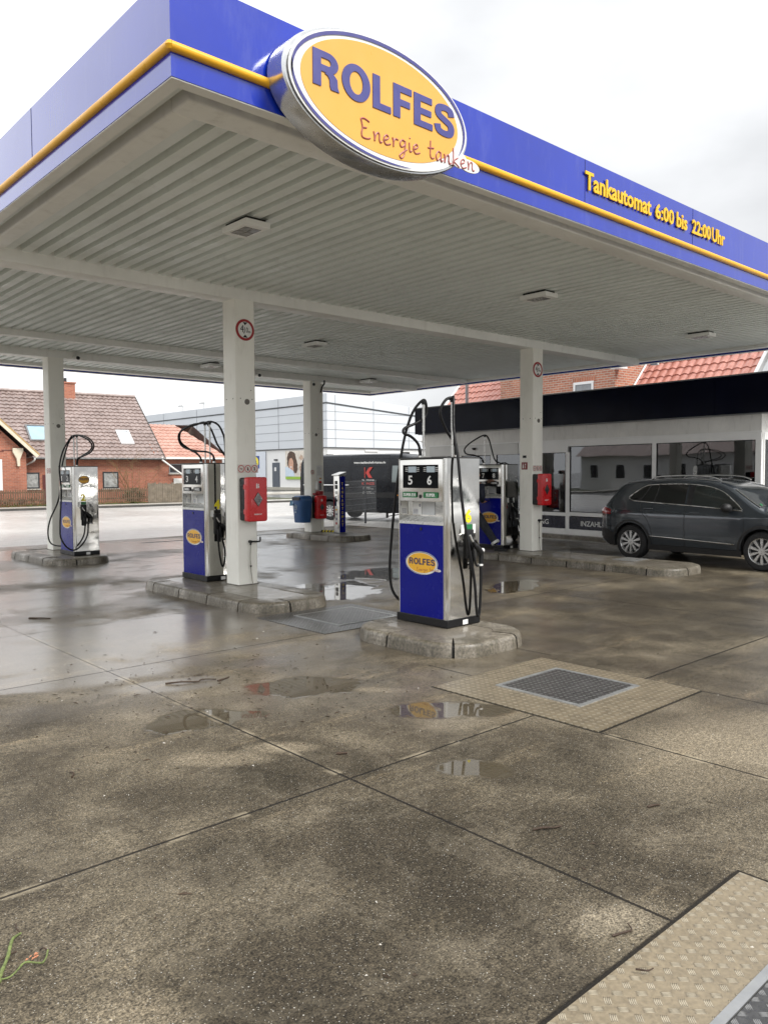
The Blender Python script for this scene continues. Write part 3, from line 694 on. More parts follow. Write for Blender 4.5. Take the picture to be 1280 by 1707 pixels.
def pump_island(cx, y0, y1, label, hw=.64, rad=.44, H=.14):
    r = thing('pump_island', label, 'pump island', (cx, (y0+y1)/2, 0), group='raised kerbed islands under the canopy')
    hl = (y1-y0)/2
    def outl(d, n=12):
        return rrect(-hw+d, -hl+d, hw-d, hl-d, max(.02, rad-d), n)
    # arc length along the outline
    def dense(d):
        P = outl(d, 14); out = []
        for i in range(len(P)):
            a, b = Vector(P[i]), Vector(P[(i+1) % len(P)]); L = (b-a).length; k = 1 if L < .25 else max(1, int(L/.125))
            for j in range(k): out.append(a.lerp(b, j/k))
        return out
    ref = dense(0); n = len(ref)
    P0 = [Vector(p) for p in outl(0, 14)]
    prof = [(0.0, .0), (.012, H-.045), (.022, H-.018), (.045, H-.003), (.07, H), (.30, H), (.30, -.01)]
    rings = []
    ks = []
    for i in range(len(P0)):
        a, b = P0[i], P0[(i+1) % len(P0)]; L = (b-a).length; k = 1 if L < .25 else max(1, int(L/.125)); ks.append(k)
    for d, z in prof:
        Q = [Vector(p) for p in outl(d, 14)]; ring = []
        for i in range(len(Q)):
            for j in range(ks[i]): ring.append((*Q[i].lerp(Q[(i+1) % len(Q)], j/ks[i]), z))
        rings.append(ring)
    cum = [0]
    for i in range(n): cum.append(cum[-1] + (ref[(i+1) % n]-ref[i]).length)
    b = MB(); total = cum[-1]; ns = max(6, round(total/.82)); step = total/ns; off = .33
    for s in range(ns):
        lo, hi = s*step+off+.014, (s+1)*step+off-.014
        samp = [lo] + [c for c in cum[:-1] if lo+.01 < c < hi-.01] + [c+total for c in cum[:-1] if lo+.01 < c+total < hi-.01] + [hi]
        def at(ring, a):
            a %= total; i = max(j for j in range(n) if cum[j] <= a+1e-9); f_ = (a-cum[i])/(cum[i+1]-cum[i])
            return Vector(ring[i]).lerp(Vector(ring[(i+1) % n]), f_)
        dz = rng.uniform(-.004, .004); vs = []
        for a in samp:
            for rg in rings: p = at(rg, a); vs.append((p.x, p.y, p.z+(dz if p.z > .05 else 0)))
        m = len(prof); fs = []
        for i in range(len(samp)-1):
            for k in range(m-1): fs.append((i*m+k, (i+1)*m+k, (i+1)*m+k+1, i*m+k+1))
        fs += [tuple(range(m)), tuple((len(samp)-1)*m+k for k in range(m))[::-1]]
        b.add(vs, fs)
    b.build('kerb', KERB, r, smooth=38)
    b = MB(); b.prism(outl(.020, 14), -.01, H-.030); b.build('joint_filler', JOINT, r)
    b = MB(); b.prism(outl(.305, 14), -.01, H-.004); b.build('island_top', ISLTOP, r)
    return r
pump_island(6.03, 4.96, 6.62, 'small rounded kerbed island that carries only pump 5 and 6')
pump_island(6.03, 8.26, 11.75, 'rounded kerbed island under pump 3 and 4 and the near left column')
pump_island(6.03, 15.42, 18.2, 'rounded kerbed island under pump 1 and 2 and the back left column')
pump_island(12.95, 6.42, 12.4, 'long kerbed island between the wet lane and the dark parked car')
pump_island(13.3, 15.62, 18.3, 'kerbed island with the payment pillar and the blue bin column')
g = thing('drain_grate', 'small pale grid lying on the island beside the dark car', 'grate', (13.2, 7.75, .138))
b = MB()
for k in range(9): b.box(-.26+k*.06, -.22, .001, -.235+k*.06, .22, .012)
for k in range(8): b.box(-.26, -.21+k*.06, .0, .245, -.195+k*.06, .010)
b.build('grid', paint('galvanised', (.40,.40,.39), .45, .6, .2, 9), g)

# ------------------------------------------------------------------ fuel pumps
def nozzle(r, sgn, x0, label_green=True, spout=True):
    """black filling nozzle hung on the side y = sgn*.38; x0 is the holster centre"""
    y = sgn*.38; o = sgn
    h = MB()
    h.box(x0-.055, y, .72, x0+.055, y+o*.035, 1.03); h.box(x0-.035, y+o*.035, .60, x0+.03, y+o*.06, .80)
    hs = h.build('holster', BLACK, r, bevel=.01, smooth=40)
    h = MB(); h.box(x0-.048, y+o*.001, 1.032, x0+.052, y+o*.012, 1.085); h.build('fuel_label', GREEN if label_green else BLACK, r)
    h = MB(); h.box(x0-.115, y+o*.001, .985, x0-.065, y+o*.004, 1.085); h.box(x0+.07, y+o*.001, .985, x0+.115, y+o*.004, 1.085); h.build('notice', STICKW, r)
    yy = y+o*.075
    h = MB()
    h.tube(crom([(x0-.01,yy,.90),(x0+.03,yy,.86),(x0+.09,yy,.81),(x0+.125,yy,.76),(x0+.12,yy,.64)], 6), [.020]*6+[.030]*6+[.034]*6+[.026]*7, 12)
    h.tube(crom([(x0+.0,yy,.84),(x0+.01,yy,.74),(x0+.05,yy,.64),(x0+.11,yy,.655)], 5), .011, 8)
    nz_ = h.build('nozzle', BLACK, r, smooth=50)
    h = MB(); h.tube([(x0-.055,yy,.975),(x0-.03,yy,.93),(x0,yy,.895)], .011, 10); h.build('spout', paint('spout_alu', (.72,.72,.70), .3, .8, .05, 5), nz_, smooth=50)
    h = MB(); h.cyl((x0+.105,yy+o*.0,.80), (x0+.150,yy+o*.008,.80), .026, .024, 14); h.cyl((x0+.112,yy,.655), (x0+.112,yy,.635), .029, .029, 14); h.build('collar', STICKW, nz_, smooth=50)
    h = MB(); h.cyl((x0+.150,yy+o*.008,.80), (x0+.153,yy+o*.009,.80), .018, .017, 12); h.build('cap_mark', GREEN, nz_)
    return (x0+.115, yy, .63)
def fuel_pump(loc, label, nums, fuels, side, masts, hoses, green=True, sticker_side=False, noz=((-1, .075), (1, .075)), side_mat=None, nums_side=True):
    r = thing('fuel_pump', label, 'fuel pump', loc, group='fuel pumps under the canopy')
    SM = side_mat or MSTEEL
    # cabinet: a rounded steel box with the display recess left open at the front
    b = MB()
    b.prism([(-.255,.33)]+[(-.205-.05*math.cos(R(90*k/6)), .33+.05*math.sin(R(90*k/6))) for k in range(1,7)]+[(.255,.38),(.255,-.38)]+[(-.205-.05*math.cos(R(90*k/6)), -.33-.05*math.sin(R(90*k/6))) for k in range(6,-1,-1)], .085, 1.105)
    b.prism([(-.10,-.38),(.255,-.38),(.255,.38),(-.10,.38)], 1.105, 1.79)
    for s in (1, -1):
        y0, y1 = (.32, .38) if s > 0 else (-.38, -.335)
        p = [(-.255,s*.33)]+[(-.205-.05*math.cos(R(90*k/6)), s*(.33+.05*math.sin(R(90*k/6)))) for k in range(1,7)]+[(-.1001,s*.38),(-.1001,s*.33)]
        b.prism(p, 1.106, 1.79)
    b.build('cabinet', SM, r, smooth=30)
    # fluted corner mouldings
    b = MB()
    for yy in (-.333, -.346): b.prism(rrect(-.262, yy-.005, -.246, yy+.005, .004, 3), .088, 1.785)
    b.prism(rrect(-.262, .330, -.246, .346, .004, 3), .088, 1.785)
    b.build('corner_trim', STEEL, r, smooth=40)
    b = MB(); b.box(-.262,-.388,0,.262,.388,.084); b.build('plinth', paint('plinth_black', (.006,.006,.007), .4, 0, .3, 5, spec=.35), r, bevel=.006)
    b = MB(); b.box(-.02,-.3895,.012,.06,-.388,.062); b.build('type_plate', STICKW, r)
    b = MB(); b.box(-.263,-.385,1.79,.263,.385,1.806); b.build('top_cap', paint('pump_cap', (.05,.05,.05), .4, .3, .2, 6), r, bevel=.004)
    b = MB(); b.box(-.268,-.33,.088,-.254,.328,1.082); b.build('front_panel', PUMPBLUE, r, bevel=.004)
    b = MB(); b.prism([(-.27,1.084),(-.27,1.115),(-.10,1.165),(-.10,1.084)], -.335, .328, 'y')
    b.build('ledge', paint('ledge_white', (.66,.66,.64), .3, .3, .08, 5), r)
    b = MB(); b.cyl((-.275,-.01,1.035),(-.266,-.01,1.035),.017,n=14); b.build('lock', BLACK, r)
    # display head
    b = MB(); b.box(-.272,-.33,1.33,-.10,.318,1.785); b.build('display_head', STEEL, r, bevel=.008, smooth=40)
    b = MB(); b.box(-.276,-.27,1.475,-.271,.262,1.725); d = b.build('display', GLASSBLACK, r)
    M = frame((-.2765, 0, 0), RY)
    b = MB()
    for yy in (.115, -.165): plate(b, rrect(-yy-.062,1.645,-yy+.062,1.708,.004), M, 0, .001)
    b.build('screen', LCD, d)
    b = MB()
    for yy, s in zip((.145, -.145), nums): put_text(b, s, M, -yy-.034, 1.51, .068 if s != '1' else .04, .10, .02, .002)
    for yy in (.115, -.165):
        for k in range(3):
            for q in (-1, 1): plate(b, rrect(-yy+q*.088-.02, 1.655+k*.018, -yy+q*.088+.02, 1.660+k*.018, .001, 2), M, 0, .001)
    b.build('numeral', STICKW, d)
    b = MB(); lm = GREEN if green else BLACK
    for (a, c), s in zip(((-.262,-.045),(.058,.275)), fuels): plate(b, rrect(a,1.372,c,1.432,.004,2), M, 0.004, .0052)
    lb = b.build('fuel_label', lm, r)
    b = MB()
    for (a, c), s in zip(((-.262,-.045),(.058,.275)), fuels):
        wd = min(c-a-.03, .021*len(s)+.03); put_text(b, s, M, (a+c)/2-wd/2, 1.385, wd, .034, .03, .002) if True else None
    for v in b.v: v.x -= .0052
    b.build('lettering', STICKW, lb)
    b = MB(); b.cyl((-.278,-.005,1.385),(-.271,-.005,1.385),.02,n=16); b.build('lock', BLACK, r)
    # papers in the recess
    b = MB(); M2 = frame((-.103, 0, 0), RY); plate(b, [(-.29,1.175),(-.145,1.175),(-.145,1.322),(-.29,1.322)], M2, .0005, .002)
    pp = b.build('paper_notice', STICKW, r)
    b = MB(); put_text(b, '0', M2, -.185, 1.262, .026, .036, .03, .0028)
    for k in range(4): plate(b, rrect(-.275, 1.19+k*.014, -.20, 1.195+k*.014, .001, 2), M2, .0021, .0030)
    b.build('print', NAVY, pp)
    b = MB(); plate(b, [(-.14,1.178),(.06,1.178),(.06,1.325),(-.14,1.325)], M2, .0005, .0015); b.build('plastic_sheet', paint('milky_plastic', (.55,.56,.56), .18, 0, .15, 5, coat=.5), r)
    # brand sticker
    b = MB(); brand_oval(b, frame((-.2685, -.015, .665), RY), .245, .125, .0012, 40)
    b.build('brand_sticker', [STICKW, YELLOW, NAVY, REDBROWN], r)
    if nums_side:
        b = MB(); M3 = frame((0, -.381, 0), RX); nx = noz[0][1]
        put_text(b, side, M3, nx-.05, 1.10, .10 if side != '1' else .05, .145, .045, .003); b.build('side_numeral', YELNUM, r)
    if sticker_side:
        b = MB(); brand_oval(b, frame((-.03, -.3812, 1.53), RX), .115, .085, .0012, 36, tail=False); b.build('side_sticker', [STICKW, YELLOW, NAVY, REDBROWN], r)
        b = MB(); M3 = frame((0, -.381, 0), RX); put_text(b, 'NUR 500,00', M3, -.10, 1.385, .15, .022, .0, .002); b.build('side_print', GREYMETAL, r)
    for sgn, x0 in noz: nozzle(r, sgn, x0, green)
    for mx_, my in masts:
        b = MB(); b.cyl((mx_,my,1.80),(mx_,my,2.12),.011,n=10); b.cyl((mx_,my,2.10),(mx_,my,2.42),.014,n=10); b.build('hose_mast', paint('mast_alu', (.58,.58,.56), .3, .7, .1, 6), r, smooth=50)
        b = MB(); b.cyl((mx_,my,2.40),(mx_,my,2.445),.022,n=10); b.box(mx_-.02,my-.03,2.42,mx_+.02,my+.03,2.435); b.build('hose_clamp', BLACK, r, smooth=40)
    for pts in hoses:
        q = crom(pts, 9); rad = [.0155]*len(q)
        for i in range(7): rad[i] = .021
        b = MB(); b.tube(q, rad, 12); h = b.build('hose', RUBBER, r, smooth=60)
        b = MB(); p = q[0]; b.cyl(p-Vector((0,0,.012)), p+Vector((0,0,.03)), .026, n=14); b.build('hose_fitting', STEEL, h, smooth=40)
    return r
fuel_pump((6.275,6.04,.14), 'nearest fuel pump numbered 5 and 6 with green SUPER labels and hoses at both sides', ('5','6'), ('SUPER E10','SUPER'), '6',
          ((.03,-.19),(.005,.22)),
          ([(.09,-.2,1.80),(.085,-.175,1.95),(-.02,-.15,2.10),(-.125,-.16,2.28),(-.07,-.18,2.41),(.03,-.19,2.45),(.02,-.22,2.42),(-.095,-.33,2.1),(-.13,-.42,1.80),(-.115,-.455,1.4),(-.06,-.475,1.0),(.07,-.47,.5),(.115,-.46,.2),(.143,-.455,.095),(.172,-.455,.14),(.19,-.455,.35),(.197,-.455,.52),(.19,-.455,.645)],
           [(-.03,.23,1.80),(-.05,.245,1.95),(-.15,.26,2.04),(-.25,.27,2.075),(-.23,.28,2.13),(-.08,.26,2.19),(.06,.25,2.27),(.07,.24,2.38),(.005,.22,2.45),(-.09,.28,2.33),(-.16,.33,2.1),(-.2,.38,1.79),(-.2,.46,1.39),(-.18,.55,.95),(-.17,.60,.55),(-.15,.58,.30),(-.08,.50,.17),(.03,.46,.2),(.13,.455,.4),(.19,.455,.645)]))
fuel_pump((6.275,11.02,.14), 'fuel pump numbered 3 and 4 with black DIESEL labels beside the near left column', ('3','4'), ('DIESEL','DIESEL'), '4',
          ((-.01,-.10),(.02,.10)),
          ([(-.01,-.22,1.80),(-.01,-.19,1.92),(-.01,-.01,1.98),(-.01,.29,2.0),(-.01,.6,2.04),(-.01,.82,2.11),(-.01,.91,2.23),(-.01,.83,2.33),(-.01,.47,2.42),(-.01,.09,2.435),(-.01,-.14,2.445),(.0,-.33,2.39),(.0,-.46,2.27),(0,-.53,2.1),(.0,-.54,1.6),(0,-.54,1.0),(.02,-.52,.5),(.06,-.50,.22),(.09,-.47,.25),(.10,-.46,.45),(.05,-.455,.645)],
           [(.02,.24,1.80),(.02,.25,1.89),(.02,.38,1.97),(.02,.58,2.03),(.02,.87,2.15),(.02,.93,2.27),(.02,.8,2.38),(.02,.4,2.42),(.02,.10,2.445),(.05,-.04,2.33),(.12,-.10,2.1),(.22,-.12,1.95),(.30,-.12,1.79),(.32,.0,1.2),(.32,.2,.5),(.3,.40,.2),(.24,.45,.3),(.19,.455,.645)]), green=False, noz=((-1,-.065),(1,.075)))
fuel_pump((6.275,16.28,.14), 'leftmost fuel pump numbered 1 and 2 with a hose looped low across its front', ('1','2'), ('SUPER E10','SUPER'), '2',
          ((.0,.19),(.03,.10)),
          ([(.01,.08,1.80),(.01,.02,1.96),(.01,-.27,2.01),(.01,-.65,2.08),(.01,-.82,2.2),(.01,-.66,2.33),(.01,-.3,2.42),(.0,.19,2.445),(-.06,.27,2.36),(-.2,.28,2.1),(-.34,.10,1.75),(-.42,-.20,1.3),(-.50,-.33,.85),(-.55,-.43,.58),(-.55,-.47,.38),(-.44,-.48,.19),(-.29,-.48,.13),(-.14,-.48,.23),(-.03,-.48,.41),(.0,-.465,.645)],
           [(.06,.20,1.80),(.06,.16,1.93),(.04,-.15,2.02),(.03,-.52,2.10),(.03,-.68,2.2),(.03,-.52,2.32),(.03,-.2,2.40),(.03,.10,2.445),(-.02,.33,2.36),(-.08,.45,2.1),(-.14,.52,1.76),(-.2,.57,1.13),(-.23,1.0,.69),(-.23,1.17,.38),(-.22,1.02,.16),(-.1,.7,.12),(.08,.50,.2),(.17,.46,.4),(.19,.455,.645)]), sticker_side=True, noz=((-1,-.055),(1,.075)))
DSTEEL = MSTEEL
fuel_pump((13.29,11.02,.14), 'fuel pump by the shop with a person working at its blue front', ('7','8'), ('DIESEL','DIESEL'), '8',
          ((.0,.37-.03),),
          ([(0,.36,1.80),(.0,.44,1.94),(.0,.64,2.01),(.0,.86,2.04),(.0,.94,2.12),(.0,.86,2.23),(.0,.61,2.36),(.0,.34,2.445),(.0,.22,2.34),(.0,.15,2.14),(.03,.08,1.9),(.1,.0,1.83),(.29,-.1,1.75),(.32,-.2,1.0),(.30,-.40,.4),(.2,-.47,.25),(.14,-.46,.4),(.12,-.455,.645)],), green=False, noz=((-1,.0),(1,.075)), nums_side=False)
# ------------------------------------------------------------------ things on the columns
RUBBER_BACK = paint('box_back_black', (.011,.011,.012), .5, 0, .2, 6)
def ext_box(x, y, z, label, yaw=0.):
    """extinguisher box on a face turned to -Y; x,y is the middle of its back, z its underside"""
    r = thing('extinguisher_box', label, 'fire extinguisher', (x, y, z), yaw, 'red fire extinguisher boxes on the columns')
    b = MB(); b.prism(rrect(-.155,0,.155,.63,.03,4), -.13, -.0, 'y'); b.box(-.165,-.11,.10,-.150,-.02,.14); b.box(-.165,-.11,.50,-.150,-.02,.54)
    b.build('back_shell', RUBBER_BACK, r, bevel=.006, smooth=40)
    b = MB(); b.prism(rrect(-.165,-.008,.165,.638,.035,5), -.245, -.128, 'y'); c = b.build('cover', RED, r, bevel=.018, seg=3, smooth=40)
    for zz in (.10, .46): b = MB(); b.box(-.169,-.19,zz,-.160,-.12,zz+.07); b.build('latch', RED, c, bevel=.004)
    M = frame((0, -.2455, 0), RX)
    b = MB(); plate(b, [(0,.21),(.075,.315),(0,.42),(-.075,.315)], M, 0, .012); b.build('emblem', paint('emblem_grey', (.16,.15,.15), .2, .7, .45, 14), r, bevel=.003)
    b = MB()   # pictogram and wording in white
    plate(b, rrect(-.028,.475,-.004,.535,.006,3), M, .0, .002); plate(b, rrect(-.022,.538,-.010,.548,.002,2), M, 0, .002); plate(b, rrect(.006,.478,.022,.515,.003,2), M, 0, .002); plate(b, [(.004,.52),(.024,.52),(.014,.545)], M, 0, .002)
    put_text(b, 'MOBACAT', M, -.065, .088, .13, .020, .03, .002)
    b.build('pictogram', STICKW, r)
fy = COLY[0]-CW/2
ext_box(6.345, fy, 1.09, 'red fire extinguisher box on the near left column')
ext_box(13.30, fy, 1.10, 'red fire extinguisher box on the column before the shop')
ext_box(13.33, COLY[1]-CW/2, .52, 'small looking red extinguisher box low on the column with the blue bin')
PINK = paint('prohibition_red', (.50,.06,.07), .4, 0, .1, 6)
def stickers(x, y, z, label, right=RX, n=3, rr=.055, pitch=.115):
    r = thing('prohibition_sticker', label, 'sticker', (x, y, z), group='rows of prohibition stickers')
    M = frame((0,0,0), right)
    b = MB(); plate(b, rrect(-pitch*n/2-.005,-.062,pitch*n/2+.005,.062,.006,3), M, .0005, .0015); b.build('backing', paint('clear_sticker', (.68,.66,.60), .3, 0, .05, 6), r)
    b = MB()
    for k in range(n):
        cx = (k-(n-1)/2)*pitch; N_ = 28
        o = [(cx+rr*math.cos(2*math.pi*i/N_), rr*math.sin(2*math.pi*i/N_)) for i in range(N_)]; q = [(cx+rr*.80*math.cos(2*math.pi*i/N_), rr*.80*math.sin(2*math.pi*i/N_)) for i in range(N_)]
        vs = [M @ Vector((*p, .0025)) for p in o+q]; b.add(vs, [(i, (i+1) % N_, N_+(i+1) % N_, N_+i) for i in range(N_)])
        s = rr*.62; b.add([M @ Vector((cx-s, s*.9, .0028)), M @ Vector((cx-s*.9, s, .0028)), M @ Vector((cx+s, -s*.9, .0028)), M @ Vector((cx+s*.9, -s, .0028))], [(0,1,2,3)])
    b.build('ring', PINK, r)
    b = MB()
    for k in range(n):
        cx = (k-(n-1)/2)*pitch
        if k % 3 == 0: plate(b, rrect(cx-.022,-.006,cx+.022,.004,.002,2), M, .0016, .0021)
        elif k % 3 == 1: plate(b, [(cx-.012,-.026),(cx+.016,-.026),(cx+.006,.03),(cx-.010,.012)], M, .0016, .0021)
        else: plate(b, rrect(cx-.010,-.028,cx+.008,.026,.005,3), M, .0016, .0021)
    b.build('pictogram', BLACK, r)
stickers(6.335, fy-.001, 1.85, 'row of round prohibition stickers above the red box on the near left column')
stickers(13.31, fy-.001, 1.85, 'row of pale prohibition stickers above the red box on the column before the shop', rr=.048, pitch=.10)
stickers(COLX[0]-CW/2-.001+.0, 17.60, 1.86, 'round prohibition stickers on the back left column behind pump 1 and 2', right=RY, n=2)
stickers(13.20, COLY[1]-CW/2-.001, 1.80, 'single round prohibition sticker on the column with the blue bin', n=1)
r = thing('extinguisher_sign', 'small dark red sign on the shaded face of the column before the shop', 'sign', (13.147, 10.165, 1.90))
M = frame((0,0,0), RY)
b = MB(); plate(b, rrect(-.075,-.075,.075,.075,.004,2), M, .001, .004); b.build('plate', paint('dark_sign_red', (.22,.012,.014), .4, 0, .1, 5), r)
b = MB(); plate(b, rrect(-.048,-.05,-.018,.02,.008,3), M, .0042, .005); plate(b, rrect(-.042,.026,-.024,.046,.004,2), M, .0042, .005); plate(b, rrect(.012,-.05,.028,-.004,.004,2), M, .0042, .005); plate(b, rrect(.012,.006,.034,.048,.010,3), M, .0042, .005); b.build('pictogram', STICKW, r)
b = MB(); b.box(-.004,-.045,.165,0,.045,.215); b.build('small_plate', BLACK, r)
# swivel hook with a hanging cord
def hook(x, y, label):
    r = thing('hose_hook', label, 'hook', (x, y, .14), group='black hooks with a hanging cord')
    b = MB(); b.cyl((0,0,.635),(0,-.05,.635),.022,n=12); b.tube(crom([(0,-.045,.64),(.06,-.05,.635),(.14,-.05,.632),(.155,-.05,.645),(.157,-.05,.70)], 5), .012, 8); b.tube([(0,-.03,.64),(0,-.03,.585)], .013, 8)
    b.build('hook', BLACK, r, smooth=50)
    b = MB(); b.tube(crom([(0,-.03,.59),(-.008,-.03,.4),(.004,-.03,.2),(.02,-.035,.04),(.03,-.04,.003)], 6), .007, 8); b.build('cord', paint('cord_grey', (.34,.32,.28), .7, 0, .2, 9), r, smooth=50)
    b = MB(); b.cyl((.0,-.03,.26),(.001,-.03,.285),.013,n=8); b.build('clip', BLACK, r)
hook(6.345, fy, 'black swivel hook with cord low on the near left column')
hook(13.345, fy, 'black swivel hook with cord low on the column before the shop')
# blue litter bin
BINB = paint('bin_blue', (.018,.085,.24), .4, 0, .12, 3)
r = thing('litter_bin', 'blue plastic litter bin hung on a far column', 'bin', (12.90, 17.56, .42))
b = MB()
def binpt(u, v):
    a = 2*math.pi*u; s = .80+.20*v; return (.215*s*math.copysign(abs(math.cos(a))**.6, math.cos(a)), .27*s*math.copysign(abs(math.sin(a))**.6, math.sin(a)), .60*v)
b.grid(binpt, 40, 8); b.poly([binpt(i/40, 0) for i in range(40)][::-1])
b.build('body', BINB, r, smooth=40)
b = MB()
def lidpt(u, v):
    a = 2*math.pi*u; s = 1.03-.42*v**2; return (.215*s*math.copysign(abs(math.cos(a))**.6, math.cos(a)), .27*s*math.copysign(abs(math.sin(a))**.6, math.sin(a)), .60+.14*math.sin(v*math.pi/2))
b.grid(lidpt, 40, 6); b.poly([lidpt(i/40, 1) for i in range(40)])
b.build('lid', BINB, r, smooth=50)
b = MB(); b.prism(rrect(-.17,.612,.17,.70,.03,4), -.226, -.12, 'x'); b.build('opening', BLACK, r)
b = MB(); M = frame((-.213,.02,.42), RY)
N_ = 28; o = [(.075*math.cos(2*math.pi*i/N_), .075*math.sin(2*math.pi*i/N_)) for i in range(N_)]; q = [(.062*math.cos(2*math.pi*i/N_), .062*math.sin(2*math.pi*i/N_)) for i in range(N_)]
b.add([M @ Vector((*p, .004)) for p in o+q], [(i, (i+1) % N_, N_+(i+1) % N_, N_+i) for i in range(N_)])
for a in (90, 210, 330): plate(b, [(.03*math.cos(R(a+t))+.012*math.cos(R(a)), .03*math.sin(R(a+t))+.012*math.sin(R(a))) for t in (0, 70, 180, 250)], M, .002, .005)
plate(b, rrect(-.03,-.15,.03,-.115,.006,2), M, -.004, .004)
b.build('emblem', paint('bin_print', (.45,.55,.66), .5, 0, .1, 8), r)
b = MB(); b.box(.20,-.1,.1,.25,.1,.5); b.build('wall_bracket', GREYMETAL, r)
b = MB(); b.grid(lambda u, v: (-.19-.03*v+.012*math.sin(u*23), .27*(1-.2*u)+.02+.014*math.sin(v*9+u*15)-.12*u*u, .60-.14*v+.014*math.sin(u*31)), 10, 6)
b.build('bin_liner', paint('liner_plastic', (.22,.42,.62), .25, 0, .3, 18), r, smooth=60, fixn=False)
# paper and towel holders on the same column
dy = COLY[1]-CW/2
def gearlet(name, label, cat, x, z, parts):
    r = thing(name, label, cat, (x, dy, z))
    for nm, bx, m, bv in parts:
        b = MB(); b.box(*bx); b.build(nm, m, r, bevel=bv)
    return r
r = gearlet('notice_board', 'white printed notice high on the column with the blue bin', 'notice', 13.43, 1.57, [('sheet', (-.10,-.012,0,.10,-.002,.41), STICKW, 0)])
b = MB(); M = frame((0,-.0125,0), RX)
for k in range(9): plate(b, rrect(-.08,.36-k*.027,.055+.02*((k*7) % 3)-.02,.368-k*.027,.002,2), M, 0, .001)
b.build('print', paint('print_grey', (.25,.25,.26), .5), r)
b = MB(); brand_oval(b, frame((.03,-.0128,.05), RX), .04, .022, .0008, 24, tail=False); b.build('logo', [STICKW, YELLOW, NAVY, REDBROWN], r)
gearlet('towel_dispenser', 'grey and white paper towel dispenser above the small red box', 'dispenser', 13.36, 1.30, [('housing', (-.09,-.10,0,-.015,0,.245), STICKW, .012), ('roll_holder', (-.01,-.09,.0,.085,0,.24), paint('holder_grey', (.24,.24,.25), .35, .3, .15, 6), .012), ('strip', (-.01,-.092,.20,.085,-.09,.25), RED, 0)])
gearlet('glove_box', 'small dark red box just above the extinguisher box by the blue bin', 'box', 13.33, 1.165, [('body', (-.03,-.16,0,.12,0,.11), paint('dark_red', (.30,.012,.018), .4, 0, .1, 5), .01), ('side_box', (-.13,-.10,.0,-.035,0,.055), paint('dark_red', (.30,.012,.018)), .008)])
# payment pillar
r = thing('payment_pillar', 'slim blue and steel payment pillar lettered TANKAUTOMAT', 'payment terminal', (13.48, 16.66, .14))
b = MB(); b.box(-.105,-.125,0,.105,.125,1.56); b.build('cabinet', STEEL, r, bevel=.006, smooth=40)
b = MB(); b.prism([(-.15,1.56),(-.15,1.585),(.13,1.665),(.13,1.63),(.13,1.56)][::-1], -.16, .15, 'y'); b.build('hood', STEEL, r, bevel=.006)
b = MB(); b.box(-.092,-.131,.03,.100,-.1255,1.54); fp = b.build('blue_panel', PUMPBLUE, r)
b = MB(); M = frame((0,-.1312,0), RX)
for k, ch in enumerate('TANKAUTOMAT'): put_text(b, ch, M, -.032, 1.30-k*.111, .062, .076, .012, .003)
b.build('lettering', paint('pillar_yellow', (.80,.62,.06), .4, 0, .08, 4), fp)
b = MB(); M = frame((-.1055,0,0), RY)
for z0, z1, hw_ in ((1.33,1.42,.05),(1.20,1.31,.055),(.86,.92,.045)): plate(b, rrect(-hw_,z0,hw_,z1,.006,3), M, 0, .008)
plate(b, ell(0,1.0,.016,.016,16), M, 0, .008)
b.build('slot', BLACK, r)
b = MB(); plate(b, rrect(-.06,.16,.06,.74,.006,3), M, 0, .002); plate(b, rrect(-.05,1.06,.05,1.14,.006,3), M, 0, .002); sh = b.build('instruction_sheet', STICKW, r)
b = MB(); plate(b, rrect(-.04,.62,.04,.66,.008,3), M, .002, .003); b.build('logo_yellow', YELLOW, sh)
b = MB(); plate(b, rrect(-.035,.50,.035,.54,.004,3), M, .002, .003); plate(b, rrect(-.02,.36,.03,.42,.004,3), M, .002, .003); b.build('logo_blue', NAVY, sh)
b = MB(); plate(b, rrect(-.035,.24,.035,.30,.004,3), M, .002, .003); b.build('logo_red', PINK, sh)
b = MB(); b.box(-.14,-.16,0,.14,.16,.012); b.build('foot_plate', GREYMETAL, r)
# hazard strip on the island
r = thing('hazard_strip', 'yellow and black striped kerb strip at the foot of the payment pillar', 'hazard strip', (13.56, 17.29, .14), R(-68))
for k in range(8):
    b = MB(); x0 = -.20+k*.05
    b.prism([(x0,0),(x0+.05,0),(x0+.072,.045),(x0+.022,.045)], -.03, .03, 'y'); b.build('stripe', YELNUM if k % 2 else BLACK, r)
# ------------------------------------------------------------------ materials for buildings
def brick(name, c1, c2, mortar, bw=.25, rh=.083, ms=.011, var=.5):
    t = NT(name); uv = t.coord('UV')
    q = t.n.new('ShaderNodeTexBrick'); t.link(uv, q.inputs['Vector']); q.inputs['Scale'].default_value = 1
    for k, v in (('Brick Width', bw), ('Row Height', rh), ('Mortar Size', ms), ('Mortar Smooth', .2), ('Bias', 0.)): q.inputs[k].default_value = v
    q.inputs['Color1'].default_value = (*c1, 1); q.inputs['Color2'].default_value = (*c2, 1); q.inputs['Mortar'].default_value = (*mortar, 1)
    n = t.noise(t.coord(), .8, 5, .6); f = t.noise(t.coord(), 14, 4, .7)
    base = t.mix(var, q.outputs['Color'], t.ramp(t.math('ADD', t.math('MULTIPLY', n, .6), t.math('MULTIPLY', f, .4)), [(.3, (.2,.2,.2)), (.7, (.8,.8,.8))]), 'OVERLAY')
    t.set(color=base, rough=.75, normal=t.bump(t.math('ADD', t.math('MULTIPLY', q.outputs['Fac'], -1.), t.math('MULTIPLY', f, .3)), .5, .012))
    return t.m
BRICKO = brick('orange_brick', (.42,.165,.095), (.31,.11,.066), (.42,.36,.30))
BRICKR = brick('red_brick', (.38,.135,.078), (.28,.095,.058), (.34,.22,.165), ms=.008)
